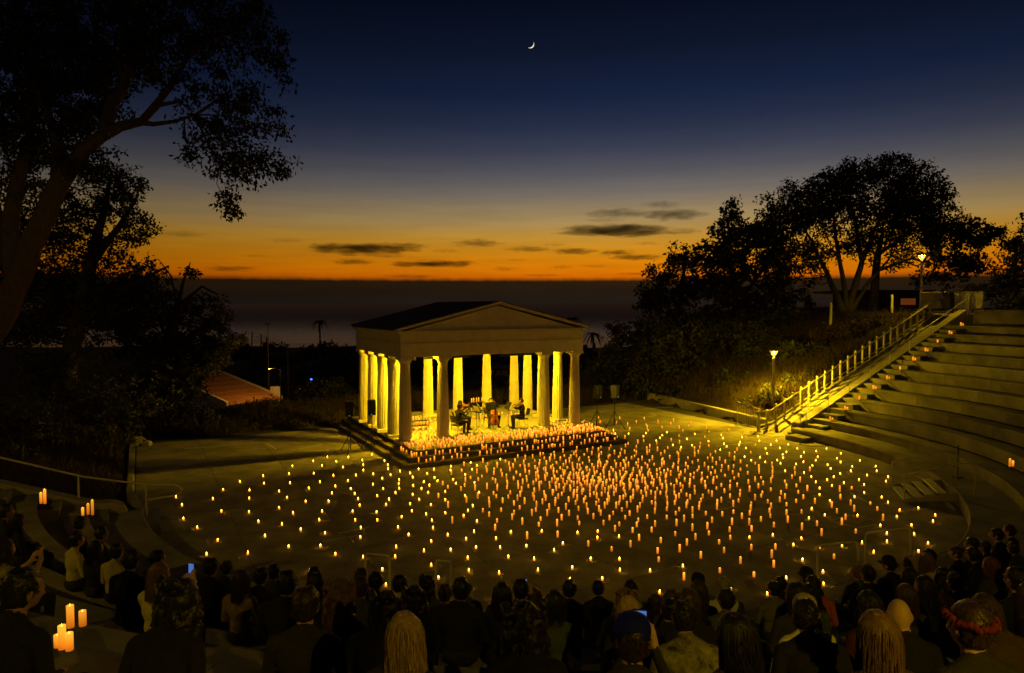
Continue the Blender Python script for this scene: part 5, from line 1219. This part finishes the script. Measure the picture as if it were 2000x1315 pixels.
g.add([(r * k * math.cos(2 * math.pi * j / n), r * k * math.sin(2 * math.pi * j / n), zz) for k, zz in ((.9, 0), (1, .036), (.8, .036), (.75, .026)) for j in range(n)],
      [(i * n + j, i * n + (j + 1) % n, (i + 1) * n + (j + 1) % n, (i + 1) * n + j) for i in range(3) for j in range(n)] + [tuple(3 * n + j for j in range(n))], 0)
g.ell((0, 0, .062), (.008, .008, .022), 7, 5, 1)
TME = g.mesh('tealight'); [TME.materials.append(m_) for m_ in TM_]
rng = np.random.default_rng(21)
Q = np.array([3.0, 22.9])
def in_base(x, y, pad):
    dx, dy = x - TEMPLE[0], y - TEMPLE[1]; u = dx * CY_ + dy * SY_; v = -dx * SY_ + dy * CY_; return -.9 - pad < u < 9.3 + pad and -2.45 - pad < v < 8.1 + pad
pts = []; grid = {}
def dmin(x, y):
    rho = math.hypot((x - Q[0]) * (.88 if x > Q[0] else 1.0), (y - Q[1]) * (1.12 if y < Q[1] else .95)); return .165 + .050 * rho + .0014 * max(0, rho - 4) ** 2
tries = 0
while tries < 110000:
    tries += 1
    if rng.random() < .6: a = rng.uniform(0, 2 * np.pi); rr = abs(rng.normal(0, 3.6)); x, y = Q[0] + rr * math.cos(a), Q[1] + rr * math.sin(a)
    else: a = rng.uniform(0, 2 * np.pi); rr = 12.4 * math.sqrt(rng.random()); x, y = CEN[0] + rr * math.cos(a), CEN[1] + rr * math.sin(a)
    s_, t_ = ST(x, y)
    if math.hypot(s_, t_) > 12.5 or t_ < -8.2 or in_base(x, y, .22): continue
    if s_ < -4.6 and t_ < -6.3 + (-5.4 - s_) * .62: continue
    if math.hypot(s_ - 8.6, t_ - 8.9) < 1.35 or (s_ > 11.7 and t_ < 2.4): continue
    if min((x + 6.59) ** 2 + (y - 27.66) ** 2, (x + 5.81) ** 2 + (y - 28.15) ** 2, (x - 4.2) ** 2 + (y - 33.7) ** 2, (x - 5.05) ** 2 + (y - 33.4) ** 2) < .5: continue
    d = dmin(x, y); ci, cj = int(x // 1.5), int(y // 1.5); ok = True
    for i in range(ci - 1, ci + 2):
        for j in range(cj - 1, cj + 2):
            for (px_, py_) in grid.get((i, j), ()):
                if (px_ - x) ** 2 + (py_ - y) ** 2 < d * d: ok = False; break
            if not ok: break
        if not ok: break
    if ok: grid.setdefault((ci, cj), []).append((x, y)); pts.append((x, y))
pil, tea = [], []
for (x, y) in pts:
    rho = math.hypot(x - Q[0], y - Q[1]); lim = 7.6 if x > Q[0] else 6.2
    p_t = smooth(lim - 1.8, lim + 1.6, rho + (1.0 if x < -1 else 0))
    if y > 27.5 and x > 5: p_t *= .75
    (tea if rng.random() < p_t else pil).append((x, y, .004))
tea.sort(key=lambda p: p[0] ** 2 + p[1] ** 2)
stage = []
def sz(u, v):
    z = 0
    for ins, zt in ((0, .17), (.32, .335), (.64, .5)):
        if -.9 + ins < u < 9.3 - ins and -2.45 + ins < v: z = zt
    return z
def stage_fill(n, f, dm):
    k = 0; t_ = 0; loc_ = []
    while k < n and t_ < n * 60:
        t_ += 1; u, v = f()
        if any((u - a) ** 2 + (v - b_) ** 2 < dm * dm for a, b_ in loc_): continue
        if any(abs(u - cu) < .42 and abs(v - cv) < .42 for cu, cv in cols): continue
        z = sz(u, v); e_ = min(abs(v + 2.45 - i_) for i_ in (0, .32, .64))
        if e_ < .05: continue
        loc_.append((u, v)); p = TW(u, v, z + .006); stage.append((p.x, p.y, p.z)); k += 1
stage_fill(310, lambda: (rng.uniform(-.5, 9.1), rng.uniform(-2.38, -.35)), .135)
stage_fill(120, lambda: (rng.uniform(-.1, 9.1), rng.uniform(-1.75, -.15)), .12)
stage_fill(70, lambda: (6.9 + rng.random() * 2.1, rng.uniform(-1.6, .9)), .13)
stage_fill(46, lambda: (rng.uniform(.6, 2.0), rng.uniform(.3, 3.2)), .13)
stage_fill(44, lambda: (rng.uniform(2.2, 7.4), rng.normal(3.6, .35)), .14)
pil.sort(key=lambda p: p[0] ** 2 + p[1] ** 2)
ind, rest = pil[:300], pil[300:] + stage
for (x, y, z) in ind:
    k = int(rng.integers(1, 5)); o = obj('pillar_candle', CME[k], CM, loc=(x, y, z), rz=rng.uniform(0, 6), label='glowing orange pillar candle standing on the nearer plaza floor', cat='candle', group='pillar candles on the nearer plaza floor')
for (x, y, z) in tea[:300]:
    obj('tealight', TME, TM_, loc=(x, y, z), rz=rng.uniform(0, 6), label='small bright tealight on the outer plaza floor', cat='candle', group='tealights on the outer plaza floor')
rest += [p for p in tea[300:]]
gall = G()
for (x, y, z) in rest:
    c = CG[int(rng.integers(0, 5))]; b_ = len(gall.v); gall.v.extend([(v[0] + x, v[1] + y, v[2] + z) for v in c.v]); gall.f.extend([tuple(b_ + i for i in f) for f in c.f]); gall.m.extend(c.m)
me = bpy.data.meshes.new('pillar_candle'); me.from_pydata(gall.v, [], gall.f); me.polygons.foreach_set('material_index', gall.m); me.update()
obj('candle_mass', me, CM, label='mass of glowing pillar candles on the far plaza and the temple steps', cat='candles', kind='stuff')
ORD = ['first', 'second', 'third', 'fourth', 'fifth', 'sixth', 'seventh', 'eighth', 'ninth', 'tenth', 'eleventh']
# candle racks on the stage
def rack(u, v, h, w, nn, lb):
    p = TW(u, v, ZS + .004); e = empty('candle_rack', p, YAW, label=lb, cat='rack')
    for x_ in (-w / 2, w / 2):
        for y_ in (-.12, .12): g = G(); g.tube([(x_, y_, 0), (x_, y_, h)], .012, 6); obj('leg', g, BLKM, e)
    g = G(); g.box((0, 0, h + .01), (w + .06, .32, .02)); obj('top', g, BLKM, e)
    g = G(); g.box((0, 0, h * .5), (w, .28, .02)); obj('shelf', g, BLKM, e)
    for k in range(nn):
        for (zz, m_) in ((h + .022, 4), (h * .5 + .012, 2)):
            q = TW(u - w / 2 + w * (k + .5) / nn, v + rng.uniform(-.07, .07), ZS + .004 + zz)
            obj('pillar_candle', CME[m_], CM, loc=q, label='%s candle from left on %s of the %s' % (ORD[k], 'top' if m_ == 4 else 'lower shelf', lb.replace(' black', '')), cat='candle', group='candles on the stage racks')
rack(1.5, 2.3, .42, .75, 6, 'low black rack inside the left columns'); rack(4.9, 3.6, .85, .7, 5, 'tall black rack behind the cellist')
# candles on the aisle steps and seats
def cpair(p, lb, hs=((0, 0, 4), (.08, .03, 1))):
    for k, (dx, dy, h) in enumerate(hs):
        obj('pillar_candle', CME[h], CM, loc=(p[0] + dx, p[1] + dy, p[2]), label=('taller' if k == 0 else 'shorter') + ' candle ' + lb if len(hs) > 1 else 'candle ' + lb, cat='candle', group='candles on steps and seats').scale = (1.35, 1.35, 1.1)
ORD = ['first', 'second', 'third', 'fourth', 'fifth', 'sixth', 'seventh', 'eighth', 'ninth', 'tenth', 'eleventh']
for i in range(1, 12):
    cpair(SW(tier_r(i) + .2, 1.15, tier_z(i) + .003), 'on the right aisle, %s step up' % ORD[i - 1], (((0, 0, 3), (.09, -.04, 1)) if i % 3 else ((0, 0, 2),)))
def big(px, py, tier, lb, hs, s_=1.75):
    """group standing on the seat of a tier"""
    z = tier_z(tier); p = gp0(px, py, z)
    for k, (dx, dy, hh) in enumerate(hs):
        o = obj('pillar_candle', CME[4], CM, loc=(p.x + dx, p.y + dy, z + .003), label='%s candle of the %s' % (['tallest', 'second tallest', 'shortest'][k], lb), cat='candle', group='candles on steps and seats'); o.scale = (s_ * .62, s_ * .62, hh / .185)
big(88, 984, 3, 'group on the left seats nearest the parapet', ((0, 0, .32), (-.10, .02, .24)))
big(181, 1006, 2, 'group on the left seats below the parapet', ((0, 0, .34), (-.12, .03, .25), (-.2, -.04, .18)))
big(138, 1226, 7, 'upper group on the seat at the lower left', ((0, 0, .19), (.085, .03, .13)))
big(122, 1268, 7, 'lower group on the seat at the lower left', ((0, 0, .19), (.07, -.02, .14), (-.055, .03, .10)))
big(1972, 912, 3, 'group beside the lone spectator on the right seats', ((0, 0, .22), (.12, .05, .15)))
# ------------------------------------------------------------------ audience
def seat(tier, th, off=.24): r = tier_r(tier) + off; a = R(th); q = SW(r * math.sin(a), r * math.cos(a)); return (q.x, q.y, tier_z(tier) + .002), YAW + a
for q in VAR: VAR[q].setdefault('drop', .462)
AUD = [
 (3, -65.5, 1.08, 'm', 'short', 'black', 'black', 1, None, 'leftmost spectator at the picture edge, in black, high by the parapet'),
 (3, -63.6, 1.0, 'f', 'long', 'black', 'black', 1, None, 'long-haired spectator in black beside the leftmost one'),
 (5, -50.5, 1.03, 'fp', 'bob', 'brown', 'cream', 2, None, 'spectator in a pale top cut off by the left edge'),
 (8, -38.9, 1.0, 'm3', 'short', 'black', 'black', 1, None, 'near spectator in black cut off by the left edge'),
 (2, -64.4, 1.08, 'f2', 'bun', 'black', 'black', 0, None, 'spectator with a hair bun in profile near the left candles'),
 (3, -57.0, 1.03, 'f', 'short', 'black', 'cream', 0, None, 'spectator with pale shoulders below the left candle group'),
 (2, -61.4, 1.03, 'm', 'short', 'black', 'black', 1, None, 'short-haired spectator lowest in the left block'),
 (3, -55.3, .97, 'f', 'long', 'black', 'black', 0, None, 'spectator with long black hair and cloak at left'),
 (3, -53.6, 1.0, 'm2', 'short', 'black', 'cream', 0, None, 'spectator in a pale shirt behind the black-cloaked pair'),
 (4, -48.2, 1.06, 'm2', 'short', 'black', 'black', 1, None, 'broad man in a black jacket at left'),
 (3, -50.7, 1.03, 'm', 'short', 'black', 'black', 0, None, 'dark head just beyond the broad man at left'),
 (5, -43.6, 1.03, 'fp', 'long', 'lightbrown', 'white', 2, None, 'woman with light brown hair raising a phone at left'),
 (8, -36.6, 1.0, 'fl', 'curly', 'black', 'black', 1, None, 'large dark curly head at the lower left'),
 (3, -47.3, 1.04, 'm', 'short', 'black', 'black', 1, None, 'man in black alone against the plaza, left of the gold jacket'),
 (4, -42.9, 1.0, 'f', 'long', 'brown', 'gold', 0, None, 'person in a shiny gold jacket'),
 (2, -49.8, .95, 'f2', 'short', 'black', 'black', 0, None, 'small dark head beyond the gold jacket, left one'),
 (3, -44.5, 1.0, 'm', 'short', 'black', 'navy', 0, None, 'small dark head beyond the gold jacket, right one'),
 (5, -39.1, 1.08, 'm2', 'short', 'black', 'black', 0, None, 'tall man in black right of the gold jacket'),
 (4, -39.8, 1.04, 'm', 'short', 'black', 'black', 1, None, 'round-headed man between the tall man and the curly brown hair'),
 (7, -35.6, 1.0, 'm', 'short', 'brown', 'charcoal', 2, None, 'near man with cropped hair and a pale collar'),
 (6, -36.1, 1.06, 'f', 'curly', 'lightbrown', 'black', 2, None, 'woman with long curly brown hair'),
 (2, -40.3, 1.08, 'mh', 'short', 'black', 'black', 1, None, 'man in black with his arm out beside the left front handrail'),
 (1, -43.4, 1.05, 'f3', 'short', 'brown', 'black', 0, None, 'small head in the front row left of the left front handrail'),
 (3, -37.8, 1.04, 'm3', 'short', 'black', 'cream', 1, None, 'spectator in a pale shirt between the two front handrails'),
 (5, -35.1, 1.0, 'f', 'curly', 'black', 'black', 1, None, 'woman with long black curly hair left of the big man'),
 (4, -34.3, 1.1, 'm2', 'short', 'black', 'black', 1, None, 'big broad man in black at the middle'),
 (8, -33.1, .92, 'f2', 'long', 'fair', 'charcoal', 2, None, 'near woman with straight blond hair'),
 (7, -34.3, .95, 'ml', 'curly', 'black', 'black', 1, None, 'near round dark head left of the blond woman'),
 (4, -32.8, 1.06, 'f', 'long', 'black', 'black', 0, None, 'woman with long dark hair right of the big broad man'),
 (3, -32.3, 1.1, 'mp', 'short', 'black', 'charcoal', 1, None, 'man holding up a phone at the middle'),
 (5, -31.0, 1.0, 'f', 'bob', 'black', 'denim', 0, None, 'woman with a dark bob and denim jacket'),
 (2, -30.0, 1.1, 'm', 'short', 'black', 'black', 0, None, 'man in black beyond the denim jacket'),
 (1, -27.9, 1.04, 'm3', 'short', 'black', 'black', 0, None, 'man in black left of the leaf-print shirt'),
 (1, -26.0, 1.08, 'm2', 'short', 'black', 'leafprint', 0, None, 'man in a leaf-print shirt in the front row'),
 (3, -26.5, .9, 'f', 'bob', 'brown', 'black', 0, None, 'child with a dark bob behind the leaf-print shirt'),
 (8, -30.2, .92, 'mp', 'short', 'brown', 'charcoal', 2, 'blue', 'near man in a bright blue cap holding up a phone'),
 (6, -29.3, .93, 'fl', 'long', 'fair', 'black', 2, None, 'fair-haired woman right of the blue cap'),
 (5, -27.7, .92, 'fp', 'bun', 'black', 'black', 0, None, 'woman with a hair bun and bare arms'),
 (3, -24.6, 1.08, 'f', 'long', 'brown', 'black', 0, None, 'woman with long hair left of the white shirt'),
 (1, -21.4, 1.1, 'm3', 'short', 'black', 'teal', 1, 'dark', 'man in a dark cap and patterned shirt in the front row'),
 (2, -21.9, 1.1, 'm', 'short', 'grey', 'white', 2, None, 'grey-haired man in a white shirt'),
 (6, -27.9, 1.0, 'f3', 'bob', 'brown', 'black', 0, None, 'woman with a brown bob behind the white shirt'),
 (7, -28.7, .92, 'ml', 'short', 'black', 'print', 0, None, 'near man in a black and white printed shirt'),
 (8, -28.9, .95, 'f2', 'long', 'black', 'brown', 1, None, 'near woman with long black hair right of the printed shirt'),
 (8, -31.5, .95, 'fl', 'curly', 'black', 'black', 1, None, 'round dark head at the bottom edge left of the blue cap'),
 (1, -16.2, 1.0, 'f', 'short', 'black', 'black', 0, None, 'small dark head in front of the plaza right of the white shirt'),
 (1, -14.3, 1.1, 'm', 'short', 'black', 'black', 1, 'dark', 'man in a dark cap with broad shoulders by the right rails'),
 (4, -21.7, 1.0, 'f2', 'bob', 'black', 'teal', 0, None, 'person with a dark bob and floral top'),
 (3, -19.0, 1.02, 'm3', 'short', 'black', 'orange', 1, None, 'person in an orange shirt'),
 (6, -25.3, .95, 'm', 'short', 'brown', 'tee', 2, 'tan', 'man in a backward tan cap and white printed tee'),
 (7, -26.5, .93, 'ml', 'short', 'black', 'black', 1, None, 'near dark-haired man in front of the white tee'),
 (2, -13.4, 1.1, 'm', 'short', 'black', 'black', 0, None, 'man in black with raised arms by the right rails'),
 (1, -7.6, 1.1, 'm2', 'short', 'black', 'black', 0, 'dark', 'capped spectator farther along the right front row'),
 (3, -14.4, 1.06, 'f', 'long', 'black', 'navy', 0, None, 'woman in navy with long black hair by the right rails'),
 (1, -5.7, 1.05, 'f', 'long', 'fair', 'cream', 2, None, 'blond woman in the right front row'),
 (1, -3.7, 1.1, 'm', 'short', 'black', 'denim', 0, None, 'man in denim in the right front row'),
 (2, -8.4, 1.1, 'f3', 'long', 'lightbrown', 'cream', 2, None, 'woman with long light hair over a pale top at right'),
 (1, -.6, 1.0, 'f2', 'bun', 'brown', 'black', 2, None, 'woman with a bun in profile at right'),
 (1, 1.5, 1.1, 'm', 'short', 'black', 'black', 1, None, 'man in black third from the right end of the front row'),
 (1, 5.3, 1.1, 'm2', 'short', 'black', 'black', 0, None, 'man at the right end of the front row'),
 (3, -9.5, 1.05, 'f', 'long', 'red', 'green', 2, None, 'woman with reddish hair near the right edge'),
 (4, -17.0, 1.0, 'f2', 'long', 'black', 'black', 0, None, 'woman with long black hair and a glittering top at right'),
 (7, -24.8, .93, 'm3', 'bald', 'grey', 'black', 2, None, 'near man with a shaved head'),
 (8, -27.1, .96, 'f', 'long', 'lightbrown', 'brown', 2, None, 'near woman with long straight brown hair at lower right'),
 (8, -25.9, 1.0, 'm', 'short', 'brown', 'charcoal', 2, None, 'near person wearing a red flower band'),
 (5, -16.7, 1.08, 'm', 'short', 'black', 'black', 0, None, 'spectator in black cut off by the right edge'),
 (7, -22.9, .93, 'fl', 'long', 'brown', 'brown', 2, None, 'near long-haired spectator cut off by the right edge'),
 (3, 49.0, 1.0, 'm3', 'short', 'black', 'black', 0, None, 'lone spectator in black sitting apart on the right seats'),
 (1, 3.4, .92, 'f', 'short', 'black', 'navy', 1, None, 'small spectator second from the right end of the front row'),
]
# the rest of the crowd fills the rows between them
EX = []
_r = random.Random(9)
taken = {}
for q in AUD: taken.setdefault(q[0], []).append(q[1])
for ti in (1, 2, 3, 4, 5, 6, 7):
    lo, hi = {1: (-46, 8), 2: (-52, 2), 3: (-46, -6), 4: (-45, -9), 5: (-42, -15), 6: (-40, -17), 7: (-38, -20)}[ti]
    step = .56 / tier_r(ti) * 57.3; th = lo + _r.random() * step
    while th < hi:
        if all(abs(th - x) > step * .82 for x in taken.get(ti, [])) and _r.random() < {1: .4, 2: .5, 3: .5, 4: .5, 5: .45, 6: .34, 7: .22}[ti]:
            var = _r.choice(['m', 'm2', 'm3', 'f', 'f2', 'f3', 'f', 'm']); fem = var[0] == 'f'
            EX.append((ti, th, _r.uniform(.93, 1.06), var, _r.choice(['long', 'long', 'bob', 'bun', 'curly']) if fem else _r.choice(['short', 'short', 'short', 'curly']), _r.choice(['black', 'black', 'brown', 'lightbrown', 'black', 'brown', 'black']),
                       _r.choice(['black', 'black', 'black', 'navy', 'charcoal', 'charcoal', 'grey', 'denim', 'maroon', 'green', 'teal', 'brown']), _r.randrange(3), None, None))
            taken.setdefault(ti, []).append(th)
        th += step * _r.uniform(.9, 1.15)
ROWN = ['', 'first', 'second', 'third', 'fourth', 'fifth', 'sixth', 'seventh']
HN = {'black': 'black', 'brown': 'brown', 'lightbrown': 'light brown', 'fair': 'blond'}; SN = {'long': 'long hair', 'bob': 'bobbed hair', 'bun': 'hair in a bun', 'curly': 'curly hair', 'short': 'short hair'}
NUM = ['first', 'second', 'third', 'fourth', 'fifth', 'sixth', 'seventh', 'eighth', 'ninth', 'tenth', 'eleventh', 'twelfth', 'thirteenth', 'fourteenth', 'fifteenth', 'sixteenth', 'seventeenth', 'eighteenth', 'nineteenth', 'twentieth', 'twenty-first', 'twenty-second', 'twenty-third', 'twenty-fourth', 'twenty-fifth', 'twenty-sixth', 'twenty-seventh', 'twenty-eighth', 'twenty-ninth', 'thirtieth']
for q in EX:
    k = sorted(taken[q[0]]).index(q[1]); AUD.append(q[:9] + ('spectator with %s %s, %s top, %s from left in %s row up' % (HN[q[5]], SN[q[4]], q[6], NUM[k], ROWN[q[0]]),))
CAPS = {'blue': BLUEC, 'dark': BLKC, 'tan': TANC}
PHN = {'man holding up a phone at the middle': 'phone raised by the man at the middle', 'near man in a bright blue cap holding up a phone': 'glowing phone held by the man in the blue cap', 'woman with light brown hair raising a phone at left': 'phone raised by the woman with light brown hair'}
AO = {}
for k, (ti, th, sc, var, sty, hc, sh_, sk, cp, lb) in enumerate(AUD):
    loc, rz = seat(ti, th)
    AO[lb] = person(loc, rz + (k % 5 - 2) * .05, var, sty, hc, sh_, lb, sc, sk, k % 3, CAPS.get(cp), 'seated audience', PHN.get(lb), cap_back=(cp == 'tan'))
# red flower band
o = AO['near person wearing a red flower band']; g = G(); rng = np.random.default_rng(4); h = Vector(o.data['head'])
for k in range(34):
    a = 2 * math.pi * k / 34; g.ell((.098 * math.cos(a), .112 * math.sin(a) - .005, .04 + rng.uniform(-.012, .012)), (.020, .020, .018), 6, 5)
obj('flower_band', g, FLOR, o, loc=h)
# printed emblem on the white tee
o = AO['man in a backward tan cap and white printed tee']
